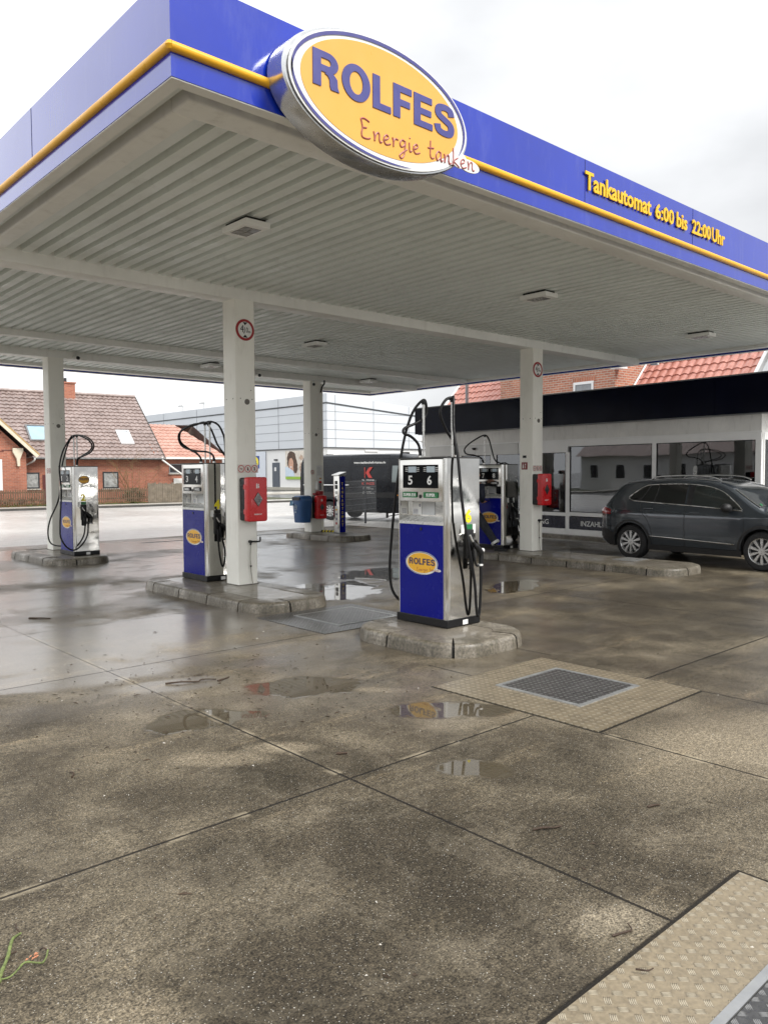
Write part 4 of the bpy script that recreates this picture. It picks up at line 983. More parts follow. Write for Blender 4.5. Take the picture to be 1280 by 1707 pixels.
def tile_mat(name, a, b_, c_, rough=.45, coat=.3):
    t = NT(name); c = t.coord()
    n = t.noise(c, 1.1, 5, .65); f = t.noise(c, 9, 4, .7); v = t.ramp(t.noise(c, 3.1, 2, .5), [(.3, (.25,.25,.25)), (.7, (.75,.75,.75))])
    base = t.ramp(t.math('ADD', t.math('MULTIPLY', n, .5), t.math('MULTIPLY', f, .5)), [(.32, a), (.5, b_), (.68, c_)])
    base = t.mix(.35, base, v, 'SOFT_LIGHT')
    t.set(color=base, rough=rough, coat=coat, coatr=.2)
    return t.m
TILEBR = tile_mat('brown_roof_tile', (.15,.11,.098), (.25,.19,.172), (.36,.29,.27))
TILERD = tile_mat('red_roof_tile', (.32,.105,.075), (.44,.175,.13), (.54,.26,.21), coat=.5)
RENDER = paint('grey_render', (.84,.83,.80), .8, 0, .10, 1.6, dirt_or_sheen=(.34,.33,.30), dirt_or_sheen_amt=.35, bump=.4, fine=.25)
PVC = paint('white_window_frame', (.74,.74,.73), .35, 0, .04, 3)
WINFR = paint('grey_white_frame', (.90,.90,.89), .38, 0, .05, 2)
NAVYGL = paint('navy_gloss_panel', (.002,.0035,.014), .18, 0, .35, .9, spec=.07)
def window_glass(name, tint=(.04,.05,.055), amt=.55, rough=.02):
    """pane that mirrors by Fresnel and lets one look into the dark room behind"""
    t = NT(name); t.n.remove(t.b)
    g = t.n.new('ShaderNodeBsdfGlossy'); g.inputs['Roughness'].default_value = rough; g.inputs['Color'].default_value = (.95,.97,1,1)
    tr = t.n.new('ShaderNodeBsdfTransparent'); tr.inputs['Color'].default_value = (amt, amt*1.03, amt*1.03, 1)
    fr = t.n.new('ShaderNodeFresnel'); fr.inputs['IOR'].default_value = 2.2
    h = t.noise(t.coord(), .9, 2, .4); bp = t.bump(h, .05, .03); t.link(bp, g.inputs['Normal'])
    ms_ = t.n.new('ShaderNodeMixShader'); t.link(fr.outputs[0], ms_.inputs[0]); t.link(tr.outputs[0], ms_.inputs[1]); t.link(g.outputs[0], ms_.inputs[2])
    t.link(ms_.outputs[0], t.out.inputs['Surface']); return t.m
GLASS = window_glass('window_glass')
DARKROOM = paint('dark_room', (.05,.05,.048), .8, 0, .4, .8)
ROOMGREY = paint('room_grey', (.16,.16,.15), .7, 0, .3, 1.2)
def tile_roof(b, org, u, v, ul, vl, tw=.30, th=.34, amp=.022, lip=.028, seg=6):
    """pantile surface: u along the eave, v up the slope"""
    u, v = Vector(u).normalized(), Vector(v).normalized(); n = u.cross(v).normalized()
    if n.z < 0: n = -n
    nu = max(2, int(ul/tw*seg)); rows = max(1, round(vl/th)); rh = vl/rows; org = Vector(org)
    for r_ in range(rows):
        jit = rng.uniform(-.004, .004); vs = []
        for k, (dv, dh) in enumerate(((0, lip), (.0, .0), (rh+.03, -.0))):
            hh = (lip+jit) if k == 0 else (0 if k == 1 else lip*.15)
            for i in range(nu+1):
                s_ = i/nu*ul; wv = amp*(math.sin(2*math.pi*s_/tw)+.35*math.sin(4*math.pi*s_/tw+.8))
                base = org + u*s_ + v*(r_*rh + (0 if k < 2 else rh))
                h = {0: -.012+wv*.6-.004, 1: lip+wv+jit, 2: wv*.8}[k]
                vs.append(base + n*h)
        m = nu+1
        b.add(vs, [(k*m+i, k*m+i+1, (k+1)*m+i+1, (k+1)*m+i) for k in range(2) for i in range(nu)])
    return b

# ------------------------------------------------------------------ shop: local x runs into the building, local y along its front
SHY = math.atan2(.0853, .996)
shop = thing('shop_building', 'flat roofed dealer shop with dark navy band and big windows behind the parked car', 'shop', (17.73, 12.2, 0), -SHY)
S0, S1 = -5.12, 6.08
panes = [(-5.0,-2.585,.70,2.44,'w'), (-2.47,.015,.70,2.44,'w'), (.15,1.40,.68,2.285,'w'), (1.47,2.72,.68,2.285,'w'), (2.95,4.20,.68,2.27,'w'), (4.30,5.62,.12,2.27,'d')]
b = MB()
b.box(0, S0, 2.60, .14, S1, 3.05); b.box(.0, S0, 0.02, .12, 4.26, .10)
b.box(.14, S1-.14, .0, 7, S1, 3.05); b.box(6.86, S0, 0, 7, S1-.14, 3.05)
b.box(.14, S0, 2.60, 7, S0+.14, 3.05); b.box(1.9, S0, 0, 7, S0+.14, 2.6)
b.box(0, 5.70, .0, .14, S1-.14, 2.6); b.box(.0, S0, .10, .1, S0+.10, 2.6)
b.build('wall', RENDER, shop)
b = MB()   # frames between the panes
b.box(-.012, S0, 2.44, .06, .08, 2.60); b.box(-.012,.08,2.285,.06,5.70,2.60)
b.box(-.018, S0-.02, 2.595, -.0125, 5.70, 2.625)
for y0, y1 in ((S0-.01,-5.0), (-2.585,-2.47), (.015,.15), (1.40,1.47), (2.72,2.95), (4.20,4.30), (5.62,5.70)): b.box(-.012, y0, .10, .06, y1, 2.44 if y1 < .1 else 2.285)
b.box(-.012,-5.0,.60,.06,.015,.70); b.box(-.012,.15,.585,.06,4.20,.68); b.box(-.012,-5.0,.10,.06,4.20,.25)
b.build('window_frame', WINFR, shop, bevel=.004)
b = MB(); b.box(-.03, 5.68, 2.27, -.013, 1.85, 2.59); b.build('shutter_box', paint('shutter_white', (.66,.66,.64), .4, 0, .05, 2), shop, bevel=.01)
for y0, y1, z0, z1, k in panes:
    f = MB(); e = .018
    for a in ((y0,z0,y1,z0+e), (y0,z1-e,y1,z1), (y0,z0+e,y0+e,z1-e), (y1-e,z0+e,y1,z1-e)): f.box(-.006,a[0],a[1],.03,a[2],a[3])
    fo = f.build('window' if k == 'w' else 'door', BLACK, shop)
    g = MB(); g.box(.012,y0+e,z0+e,.020,y1-e,z1-e); g.build('pane', GLASS, fo)
f = MB()
for a in ((S0-.0,),): f.box(.12,S0-.004,.70,1.85,S0+.02,2.44)
f.build('side_window', GLASS, shop)
f = MB()
for x0, x1, z0, z1 in ((.1,1.9,.60,.70),(.1,1.9,2.44,2.60),(.1,.14,.7,2.44),(1.8,1.9,.7,2.44),(.1,1.9,.1,.6)): f.box(x0,S0-.015,z0,x1,S0+.05,z1)
f.build('side_frame', WINFR, shop)
sp = MB(); M = frame((-.013,0,0), RY)
for y0, y1 in ((-5.0,-2.585), (-2.47,.015), (.15,2.72), (2.95,4.20)): plate(sp, [(-y1,.255),(-y0,.255),(-y0,.580),(-y1,.580)], M, 0, .006)
spo = sp.build('sign_panel', paint('sign_navy_panel', (.008,.010,.026), .25, 0, .2, 2), shop)
sp = MB(); M = frame((-.0195,0,0), RY)
put_text(sp, 'INZAHLUNGNAHME', M, .37, .345, 1.75, .135, .012, .003); put_text(sp, 'FINANZIERUNG', M, -2.22, .345, 1.50, .135, .012, .003); put_text(sp, 'LEASING', M, 3.35, .345, .9, .135, .012, .003)
sp.build('lettering', STICKW, spo)
b = MB()
for k, (y0, y1) in enumerate(((S0-.35,-4.2), (-4.2,-2.0), (-2.0,.6), (.6,2.3), (2.3,4.2), (4.2,S1+.05))): b.box(-.26-.003*(k % 2), y0+.002, 3.0, -.20, y1-.002, 3.815)
b.box(-.20, S1-.03, 3.0, 6.9, S1+.05, 3.815); b.box(-.20, S0-.35, 3.0, 6.9, S0-.27, 3.815)
b.build('fascia_band', NAVYGL, shop)
b = MB(); b.box(-.265, S0-.36, 3.816, -.18, S1+.06, 3.845); b.box(-.2, S0-.28, 2.98, 6.9, S1-.03, 3.04); b.box(-.18,S0-.28,3.70,6.9,S1-.03,3.76)
b.build('roof_edge', GREYMETAL, shop)
b = MB(); b.box(-.27, S0-.2, -.01, -.012, 4.26, .09); b.build('plinth_step', KERB, shop)
b = MB(); b.lathe([(.0,-.05),(.04,-.04),(.055,0),(.055,.02)], (-.08,3.59,2.48), 'z', 14); b.build('dome_camera', BLACK, shop, smooth=40)
# the room seen through the panes
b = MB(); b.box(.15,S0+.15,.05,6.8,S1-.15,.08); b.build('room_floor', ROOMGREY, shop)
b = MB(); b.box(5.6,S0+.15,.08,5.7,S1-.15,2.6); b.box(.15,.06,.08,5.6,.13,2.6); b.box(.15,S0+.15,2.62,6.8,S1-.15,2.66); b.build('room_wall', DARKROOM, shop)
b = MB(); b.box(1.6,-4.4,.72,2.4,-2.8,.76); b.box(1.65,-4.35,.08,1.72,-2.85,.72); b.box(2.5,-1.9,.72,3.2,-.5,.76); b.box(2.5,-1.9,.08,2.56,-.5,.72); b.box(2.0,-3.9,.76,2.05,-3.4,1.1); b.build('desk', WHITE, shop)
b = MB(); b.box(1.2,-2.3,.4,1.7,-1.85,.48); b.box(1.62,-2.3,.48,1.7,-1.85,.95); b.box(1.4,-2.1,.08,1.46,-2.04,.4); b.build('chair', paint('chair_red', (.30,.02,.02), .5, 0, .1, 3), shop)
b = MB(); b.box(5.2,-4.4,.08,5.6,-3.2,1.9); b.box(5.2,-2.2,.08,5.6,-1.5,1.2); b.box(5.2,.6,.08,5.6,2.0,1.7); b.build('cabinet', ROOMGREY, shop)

# ------------------------------------------------------------------ brick house behind the shop
bh = thing('brick_house', 'red tiled brick house with a brick gable wing rising behind the navy band', 'house', (17.73, 12.2, 0), -SHY)
SL = R(48.5); ez, ex = 3.1, 5.62
eu, ev = Vector((0,1,0)), Vector((math.cos(SL),0,math.sin(SL)))
b = MB(); b.box(6.3,-1.0,0,14,12.5,3.35); b.build('wall', BRICKO, bh)
b = MB(); tile_roof(b, (ex,-1.24,ez), eu, ev, 13.96, 6.4, .30, .36, .030, .035)
b.build('roof', TILERD, bh, smooth=45)
b = MB(); bv = lambda s, y0, y1, lo, hi: [Vector((ex,y,ez))+ev*s_ for y in (y0,) for s_ in (s,)]
for y0, y1 in ((-1.36,-1.24), (12.72,12.84)):
    o = Vector((ex,0,ez)); n = Vector((-math.sin(SL),0,math.cos(SL)))
    p = [o-n*.12, o+ev*6.4-n*.12, o+ev*6.4+n*.06, o+n*.06]
    b.add([q+Vector((0,y,0)) for y in (y0,y1) for q in p], [(0,1,2,3),(7,6,5,4),(0,4,5,1),(1,5,6,2),(2,6,7,3),(3,7,4,0)])
b.build('verge', PVC, bh)
b = MB(); b.box(6.0,3.04,0,11,8.42,8.2); b.build('gable_wing', BRICKO, bh)
b = MB(); b.box(5.965,3.92,4.4,6.01,4.79,4.915); 
wf = MB()
for a in ((3.92,4.84,4.79,4.93),(3.92,4.0,4.0,4.84),(4.71,4.0,4.79,4.84),(3.92,3.9,4.79,4.0)): wf.box(5.955,a[0],a[1],5.998,a[2],a[3])
wfo = wf.build('window', PVC, bh); g = MB(); g.box(5.975,4.0,4.0,5.99,4.71,4.84); g.build('pane', paint('curtained_pane', (.20,.21,.22), .12, 0, .3, 3, coat=.5), wfo)
b = MB(); b.box(5.985,3.86,4.932,6.0-.001,4.85,5.10); b.build('lintel', brick('soldier_course', (.42,.13,.065), (.32,.10,.05), (.36,.28,.22), .075, .30), bh)
b = MB(); b.box(5.75,2.7,5.22,6.2,3.04,5.30); b.build('eave_board', PVC, bh)
b = MB(); o = Vector((ex,2.985,ez)); n = Vector((-math.sin(SL),0,math.cos(SL))); b.tube([o+ev*.5+n*.06, o+ev*4+n*.06], .035, 8); b.build('flashing', PVC, bh)
b = MB(); p = Vector((6.55,10.73,3.2)); b.cyl((6.35,10.73,3.4),(6.35,10.73,7.2),.05,n=12); b.cyl((6.35,10.62,3.4),(6.35,10.62,7.2),.016,n=8); b.build('flue_pipe', GREYMETAL, bh, smooth=50)
wh = thing('white_gable_house', 'pale rendered house end at the right edge beside the red tiles', 'house', (17.73, 12.2, 0), -SHY)
b = MB(); b.box(7.6,-9.5,0,15,-1.5,5.6); b.build('wall', paint('white_render', (.62,.62,.60), .8, 0, .06, 1.0), wh)
b = MB(); b.prism([(-9.7,5.6),(-1.4,5.6),(-5.5,9.2)], 7.5, 15, 'x'); b.build('roof', paint('grey_roof', (.28,.28,.28), .6, 0, .15, 1), wh)

# ------------------------------------------------------------------ far side of the street: local x along the kerb, local y away from it
stt = (16.53, 40.51, 0)
SRZ = -math.atan2(.085, .996)
def street(name, label, cat, group=None): return thing(name, label, cat, stt, SRZ, group)
b = MB(); b.box(-45,0,-.02,60,2.0,.10); o = b.build('pavement', paint('pavement_slabs', (.46,.44,.40), .6, 0, .15, .6, coat=.3, fine=.4), None)
o.location = stt; o.rotation_euler = (0,0,SRZ); tag(o, kind='structure')
b = MB(); b.box(-45,-.14,-.02,60,-.002,.11); o = b.build('kerb', paint('dark_kerb', (.055,.052,.048), .6, 0, .2, 2), None); o.location = stt; o.rotation_euler = (0,0,SRZ); tag(o, kind='structure')
b = MB(); b.quad((-45,2.0,.09),(14,2.0,.09),(14,30,.09),(-45,30,.09)); o = b.build('front_garden', paint('garden_soil', (.06,.065,.03), .9, 0, .4, 1), None); o.location = stt; o.rotation_euler = (0,0,SRZ); tag(o, kind='structure')

hs_ = street('brick_cottage', 'long red brick cottage with brown pantile roof and two roof windows', 'house')
PT = R(39.5); EZ = 2.97; EY = 3.62
sv = Vector((0, math.cos(PT), math.sin(PT)))
b = MB(); b.box(-16,4,0,4.98,13,2.98)
b.prism([(4,2.98),(13,2.98),(8.5,6.55)], 4.70, 4.98, 'x')
b.build('wall', BRICKR, hs_)
b = MB(); tile_roof(b, (-16,EY,EZ-.31), (1,0,0), sv, 21.2, 6.28, .31, .345, .030, .055)
sb = Vector((0,-math.cos(PT),math.sin(PT))); b.quad((-16,13.5,2.66),(5.2,13.5,2.66),(5.2,8.46,6.68),(-16,8.46,6.68))
b.build('roof', TILEBR, hs_, smooth=45, fixn=False)
b = MB(); b.tube([(-16,8.46,6.71),(5.22,8.46,6.71)], .10, 10); b.build('ridge', TILEBR, hs_, smooth=50)
b = MB(); n = Vector((0,-math.sin(PT),math.cos(PT))); o = Vector((5.20,EY,EZ-.31))
b.add([q for x in (0,.07) for q in [o+Vector((x,0,0))-n*.14, o+Vector((x,0,0))+sv*6.28-n*.14, o+Vector((x,0,0))+sv*6.28+n*.05, o+Vector((x,0,0))+n*.05]], [(0,1,2,3),(7,6,5,4),(0,4,5,1),(1,5,6,2),(2,6,7,3),(3,7,4,0)])
b.build('verge', paint('dark_verge', (.05,.042,.036), .6), hs_)
b = MB(); b.tube([(-2.2,EY-.06,EZ-.33),(5.2,EY-.06,EZ-.33)], .065, 10); b.build('gutter', paint('zinc_gutter', (.10,.10,.10), .4, .5, .2, 4), hs_, smooth=50)
b = MB(); b.box(.78,8.1,6.2,1.42,8.8,7.28); b.box(.72,8.04,7.28,1.48,8.86,7.36); ch = b.build('chimney', BRICKR, hs_)
b = MB(); b.cyl((.95,8.45,7.36),(.95,8.45,7.62),.08,n=10); b.build('chimney_pot', DARKMETAL, ch, smooth=40)
def roof_window(x0, x1, s0, s1, bluish):
    o = Vector((0,4,2.97)); f = MB(); e = .09
    P = lambda x, s, h: o+Vector((x,0,0))+sv*s+n*h
    def bx(b, xa, sa, xb, sb_, h0, h1):
        b.add([P(x,s,h) for h in (h0,h1) for (x,s) in ((xa,sa),(xb,sa),(xb,sb_),(xa,sb_))], [(0,3,2,1),(4,5,6,7),(0,1,5,4),(1,2,6,5),(2,3,7,6),(3,0,4,7)])
    for a in ((x0,s0,x1,s0+e),(x0,s1-e,x1,s1),(x0,s0+e,x0+e,s1-e),(x1-e,s0+e,x1,s1-e)): bx(f, a[0],a[1],a[2],a[3], -.02, .12)
    r_ = f.build('roof_window', paint('roof_window_frame', (.20,.20,.20), .4, .3) if bluish else paint('roof_window_grey', (.62,.62,.62), .4, .0), hs_)
    g = MB(); bx(g, x0+e, s0+e, x1-e, s1-e, .05, .08); g.build('pane', paint('sky_pane', (.50,.53,.56), .05, 0, .1, 2, coat=1.0) if not bluish else paint('sky_pane_blue', (.30,.45,.55), .03, 0, .1, 2, coat=1.0), r_)  # the pale pane colour carries the bright sky reflection
roof_window(-2.05,-.70,.95,2.40,True); roof_window(2.95,3.74,.80,2.12,False)
def cot_window(par, x0, x1, z0, z1, y, fr=.07, m=None, curtain=True):
    f = MB()
    for a in ((x0,z0,x1,z0+fr),(x0,z1-fr,x1,z1),(x0,z0+fr,x0+fr,z1-fr),(x1-fr,z0+fr,x1,z1-fr)): f.box(a[0],y-.03,a[1],a[2],y+.05,a[3])
    w_ = f.build('window', m or DARKMETAL, par)
    g = MB(); g.box(x0+fr,y-.012,z0+fr,x1-fr,y-.002,z1-fr); g.build('pane', paint('net_curtain_pane', (.36,.37,.36), .15, 0, .55, 4, coat=.5) if curtain else paint('dark_pane', (.03,.035,.04), .06, 0, .3, 3, coat=.6), w_)
    s_ = MB(); s_.box(x0-.05,y-.09,z0-.07,x1+.05,y-.001,z0-.005); s_.build('sill', paint('stone_sill', (.45,.43,.38), .7), w_)
cot_window(hs_, 1.64,2.54,.95,1.90,4.0); cot_window(hs_, -2.50,-1.78,1.0,1.88,4.0)
b = MB(); b.box(-1.62,3.97,.1,-1.2,4.02,1.75); b.build('door', paint('door_dark_red', (.10,.02,.02), .5), hs_)
# front gable wing
b = MB(); WY = 2.75
b.prism([(-12.4,0),(-2.72,0),(-2.72,2.9),(-7.56,7.6),(-12.4,2.9)], WY, 8, 'y')
wing = b.build('gable_wing', BRICKR, hs_)
b = MB()
for sgn in (1,):
    a = Vector((-2.16,0,2.80)); c = Vector((-7.56,0,8.05)); d = (c-a).normalized(); up_ = Vector((-d.z,0,d.x))*-1
    if up_.z < 0: up_ = -up_
    for o0, o1, y0, y1 in ((-.02,.06,WY-.42,8),): 
        p = [a+up_*o0, c+up_*o0, c+up_*o1, a+up_*o1]; b.add([q+Vector((0,y,0)) for y in (y0,y1) for q in p], [(0,1,2,3),(7,6,5,4),(0,4,5,1),(1,5,6,2),(2,6,7,3),(3,7,4,0)])
b.build('wing_roof', TILEBR, hs_)
b = MB(); p = [a-up_*.20, c-up_*.20, c-up_*.022, a-up_*.022]; b.add([q+Vector((0,y,0)) for y in (WY-.45,WY-.40) for q in p], [(0,1,2,3),(7,6,5,4),(0,4,5,1),(1,5,6,2),(2,6,7,3),(3,7,4,0)]); b.build('barge_board', paint('barge_cream', (.62,.56,.44), .5), hs_)
b = MB(); p = [a-up_*.02, c-up_*.02, c+up_*.03, a+up_*.03]; b.add([q+Vector((0,y,0)) for y in (WY-.47,WY-.45) for q in p], [(0,1,2,3),(7,6,5,4),(0,4,5,1),(1,5,6,2),(2,6,7,3),(3,7,4,0)]); b.build('barge_trim', paint('barge_ochre', (.42,.27,.10), .5), hs_)
b = MB(); b.prism([(-3.4,3.15),(-2.88,3.15),(-2.88,3.0),(-3.05,2.55),(-3.05,2.2),(-3.18,2.2),(-3.22,2.6),(-3.4,2.95)], WY-.16, WY-.01, 'y'); b.build('corbel', paint('barge_cream', (.6,.55,.45)), hs_, bevel=.02)
b = MB(); b.box(-5.0,WY-.03,.95,-3.90,WY+.05,2.56); b.build('wing_window', PVC, hs_)
b = MB()
for z, x0, x1 in ((3.0,-3.9,-3.4),(3.9,-4.6,-3.9),(2.95,-4.2,-3.8)): b.box(x0,WY-.012,z,x1,WY,z+.06)
b.build('brick_band', paint('dark_brick', (.12,.04,.03), .8), hs_)
b = MB(); b.tube(crom([(-2.15,EY-.2,2.66),(-2.18,EY-.15,2.5),(-2.55,3.9,2.25),(-2.62,3.93,2.1),(-2.62,3.93,.15)], 5), .05, 10); b.build('downpipe', WHITE, hs_, smooth=50)

an = street('brick_annex', 'lower brick annex with pale red pantile roof beside the cottage', 'house')
PA = R(36); sa = Vector((0, math.cos(PA), math.sin(PA)))
b = MB(); b.box(4.99,4.0,0,9.1,11,2.88); b.build('wall', BRICKR, an)
b = MB(); tile_roof(b, (4.6,3.72,2.70), (1,0,0), sa, 4.9, 3.72, .30, .33, .024, .032)
b.bisect((9.45,3.72,2.7), Vector((1, .52, .36)))      # hipped right end
b.bisect((5.23,3.72,2.7), Vector((-1,.0,.0)))
b.build('roof', tile_mat('faded_red_tile', (.33,.15,.11), (.44,.24,.185), (.55,.34,.28)), an, smooth=45, fixn=False)
b = MB(); b.quad((9.45,3.72,2.72),(9.45,11,2.72),(8.4,9,4.8),(8.35,6.7,4.86)); b.quad((5.2,6.74,4.88),(8.35,6.72,4.88),(8.35,11,2.7),(5.2,11,2.7)); b.build('hip', TILEBR, an, fixn=False)
b = MB(); b.tube([(5.25,3.66,2.68),(9.4,3.66,2.68)], .055, 8); b.tube([(5.05,3.6,2.76),(5.0,3.55,2.6),(6.5,3.5,1.5)], .055, 8); b.build('gutter', WHITE, an, smooth=50)
cot_window(an, 5.6,6.95,1.80,2.36,4.0,.06, GREYMETAL, False)
b = MB(); b.box(5.85,3.9,1.0,6.6,3.95,1.48); b.build('meter_box', WHITE, an)

# fences
WOOD = paint('fence_wood', (.12,.075,.045), .8, 0, .45, 3, dirt_or_sheen=(.05,.05,.03), dirt_or_sheen_amt=.5)
WOODG = paint('weathered_boards', (.17,.14,.105), .85, 0, .4, 3.5, dirt_or_sheen=(.07,.08,.045), dirt_or_sheen_amt=.6)
fe = street('picket_fence', 'brown wooden picket fence in front of the brick cottage', 'fence')
b = MB(); fe.location = fe.location
x = -9.
while x < 3.5:
    h = .99+rng.uniform(-.03,.03); t_ = rng.uniform(-.01,.01)
    if not (-1.65 < x < -1.2): b.add([(x,2.0,.2),(x+.06,2.0,.2),(x+.06+t_,2.0,h-.05),(x+.03+t_,2.0,h),(x+t_,2.0,h-.05),(x,2.025,.2),(x+.06,2.025,.2),(x+.06+t_,2.025,h-.05),(x+.03+t_,2.025,h),(x+t_,2.025,h-.05)], [(0,1,2,3,4),(9,8,7,6,5),(0,5,6,1),(1,6,7,2),(2,7,8,3),(3,8,9,4),(4,9,5,0)])
    x += .115
b.build('pickets', WOOD, fe)
for z in (.38,.80):
    for xa, xb in ((-9,-1.7),(-1.15,3.5)): b = MB(); b.box(xa,2.027,z,xb,2.07,z+.07); b.build('rail', WOOD, fe)
fe = street('board_fence', 'tall weathered board fence right of the picket fence', 'fence')
b = MB(); x = 3.52
while x < 9.3:
    w_ = rng.uniform(.11,.15); h = 1.24+rng.uniform(-.05,.03); b.box(x,2.0+rng.uniform(-.012,.0),.12,x+w_-.008,2.03,h); x += w_
b.build('boards', WOODG, fe)
b = MB(); b.box(3.5,2.035,.4,9.3,2.08,.48); b.box(3.5,2.035,.95,9.3,2.08,1.03); b.build('rail', WOODG, fe)

# shrubs
def leafcloud(b, c, rx, ry, rz, n, s):
    for _ in range(n):
        a, e, r_ = rng.uniform(0, 2*math.pi), math.asin(rng.uniform(-1,1)), rng.uniform(.25,1)**.5
        p = Vector(c)+Vector((rx*r_*math.cos(a)*math.cos(e), ry*r_*math.sin(a)*math.cos(e), rz*r_*math.sin(e)))
        d = Vector((rng.gauss(0,1),rng.gauss(0,1),rng.gauss(0,1))).normalized(); q = d.orthogonal().normalized(); k = s*rng.uniform(.6,1.3)
        b.add([p-d*k, p+q*k*.5, p+d*k, p-q*k*.5], [(0,1,2,3)])
LEAF = paint('dark_leaf', (.045,.075,.022), .5, 0, .6, 4)
LEAFY = paint('yellow_green_leaf', (.16,.20,.045), .5, 0, .5, 4)
sh = street('evergreen_bush', 'small dark green bush growing through the picket fence', 'bush')
b = MB(); leafcloud(b, (2.9,2.5,.55), .65,.5,.45, 1500, .045); b.build('foliage', LEAF, sh)
b = MB()
for k in range(6): b.tube([(2.9,2.5,.1),(2.9+rng.uniform(-.3,.3),2.5+rng.uniform(-.2,.2),.6)], [.02,.008], 6)
b.build('stem', WOOD, sh)
gr = MB()
for x0 in range(-9, 9): leafcloud(gr, (x0+.5,2.12,.17), .6,.14,.12, 260, .03)
o = gr.build('weeds', LEAFY, None); o.location = stt; o.rotation_euler = (0,0,SRZ); tag(o, kind='stuff')
gr = MB()
for x0 in range(-9, 0): leafcloud(gr, (x0+.5,2.35,.34), .6,.2,.26, 320, .04)
o = gr.build('ground_ivy', LEAF, None); o.location = stt; o.rotation_euler = (0,0,SRZ); tag(o, kind='stuff')
sh = street('bare_shrub', 'leafless branching shrub against the cottage wall', 'shrub')
b = MB()
def twig(b, p, d, L, r_, depth):
    pts = [p]; q = Vector(p)
    for k in range(4):
        d = (d+Vector((rng.gauss(0,.16),rng.gauss(0,.08),rng.gauss(.02,.10)))).normalized(); q = q+d*(L/4); pts.append(q.copy())
    b.tube(pts, [r_*(1-.13*k) for k in range(5)], 5)
    if depth:
        for k in range(3 if depth > 1 else 2): twig(b, pts[rng.randint(2,4)], (d+Vector((rng.gauss(0,.6),rng.gauss(0,.25),rng.gauss(.15,.3)))).normalized(), L*rng.uniform(.5,.75), r_*.55, depth-1)
for k in range(7): twig(b, Vector((3.0+rng.uniform(-.1,.1),3.0,.1)), Vector((rng.uniform(-.7,.7),rng.uniform(-.1,.1),1)).normalized(), rng.uniform(1.2,1.9), .022, 3)
b.build('branches', paint('shrub_bark', (.20,.13,.06), .8, 0, .4, 6), sh, smooth=60)

# ------------------------------------------------------------------ supermarket
lid = thing('supermarket', 'large pale grey panelled supermarket with white base in the distance', 'supermarket', (47.3, 60.2, 0))
PANL = paint('grey_panels', (.62,.65,.685), .45, 0, .05, .12)
PLAST = paint('white_plaster', (.80,.80,.79), .7, 0, .03, .2)
SEAM = paint('panel_seam', (.20,.21,.23), .6)
ztop = lambda x: 9.40-.070*x
b = MB(); b.box(0,0,0,40,60,4.22); b.build('base_wall', PLAST, lid)
b = MB(); b.prism([(-.12,4.22),(40,4.22),(40,ztop(40)),(-.12,ztop(0))], -.12, 60, 'y'); b.build('cladding', PANL, lid)
b = MB()
for z in (5.05,5.92,6.80,7.66): b.box(-.14,-.14,z,40,-.121,z+.03); b.box(-.14,-.121,z,-.121,60,z+.03)
for x in (.87,5.8,10.75,15.7): b.box(x,-.14,4.22,x+.04,-.121,ztop(x)-.05)
for y in (8.0,16.5,25,33.5,42): b.box(-.14,y,4.22,-.121,y+.04,9.38)
b.build('panel_joint', SEAM, lid)
b = MB(); b.prism([(-.16,8.42),(40,8.42-.066*40),(40,8.55-.066*40),(-.16,8.55)], -.17, -.121, 'y'); b.box(-.17,-.121,8.42,-.121,60,8.55); b.box(-.16,-.17,4.16,40,-.0,4.24); b.box(-.16,0,4.16,-.0,60,4.24)
b.build('dark_trim', paint('trim_dark', (.06,.065,.07), .5), lid)
b = MB(); b.box(-.06,8.05,.30,.02,9.35,2.84); dr = b.build('door', paint('door_slate', (.07,.085,.11), .4), lid)
b = MB(); b.box(-.07,8.6,1.95,-.062,8.95,2.35); b.build('notice', PVC, dr)
b = MB(); b.box(-.12,8.4,3.05,0,8.95,3.2); b.build('wall_lamp', DARKMETAL, lid)
b = MB(); b.box(-.5,1.5,0,0,9.9,.28); b.box(-.4,11,0,0,60,.25); b.build('base_step', paint('base_concrete', (.42,.40,.34), .8), lid)
b = MB(); b.box(4.7,-.12,3.86,6.5,-.01,4.02); b.build('tube_light', PVC, lid)
# poster and yellow round logo sign
po = thing('wall_poster', 'big wall poster of a smiling curly haired woman on the supermarket', 'poster', (47.22, 65.2, 1.1))
M = frame((0,0,0), RY)
b = MB(); plate(b, [(-1.85,0),(1.85,0),(1.85,2.9),(-1.85,2.9)], M, 0, .05); b.build('sheet', paint('poster_cream', (.72,.66,.58), .5, 0, .25, 1.2), po)
def blob(cx, cy, rx, ry, j=.0, n=30):
    return [(cx+rx*(1+rng.uniform(-j,j))*math.cos(2*math.pi*i/n), cy+ry*(1+rng.uniform(-j,j))*math.sin(2*math.pi*i/n)) for i in range(n)]
b = MB(); plate(b, blob(-.75,1.95,.82,.92,.10,44), M, .051, .055); plate(b, blob(-.15,1.35,.42,.75,.12,36), M, .0511, .0552); b.build('hair', paint('poster_hair', (.10,.055,.035), .6, 0, .6, 5), po)
b = MB(); plate(b, blob(-.85,1.55,.42,.62,.0), M, .056, .060); plate(b, [(-1.1,.5),(-.4,.5),(-.45,1.3),(-1.0,1.3)], M, .0553, .0585); b.build('face', paint('poster_skin', (.62,.36,.25), .6, 0, .15, 2), po)
b = MB(); plate(b, ell(-1.02,1.66,.05,.03,12), M, .0605, .062); plate(b, ell(-.70,1.66,.05,.03,12), M, .0605, .062); b.build('eyes', BLACK, po)
b = MB(); plate(b, ell(-.86,1.26,.17,.06,16), M, .0605, .062); b.build('smile', PVC, po)
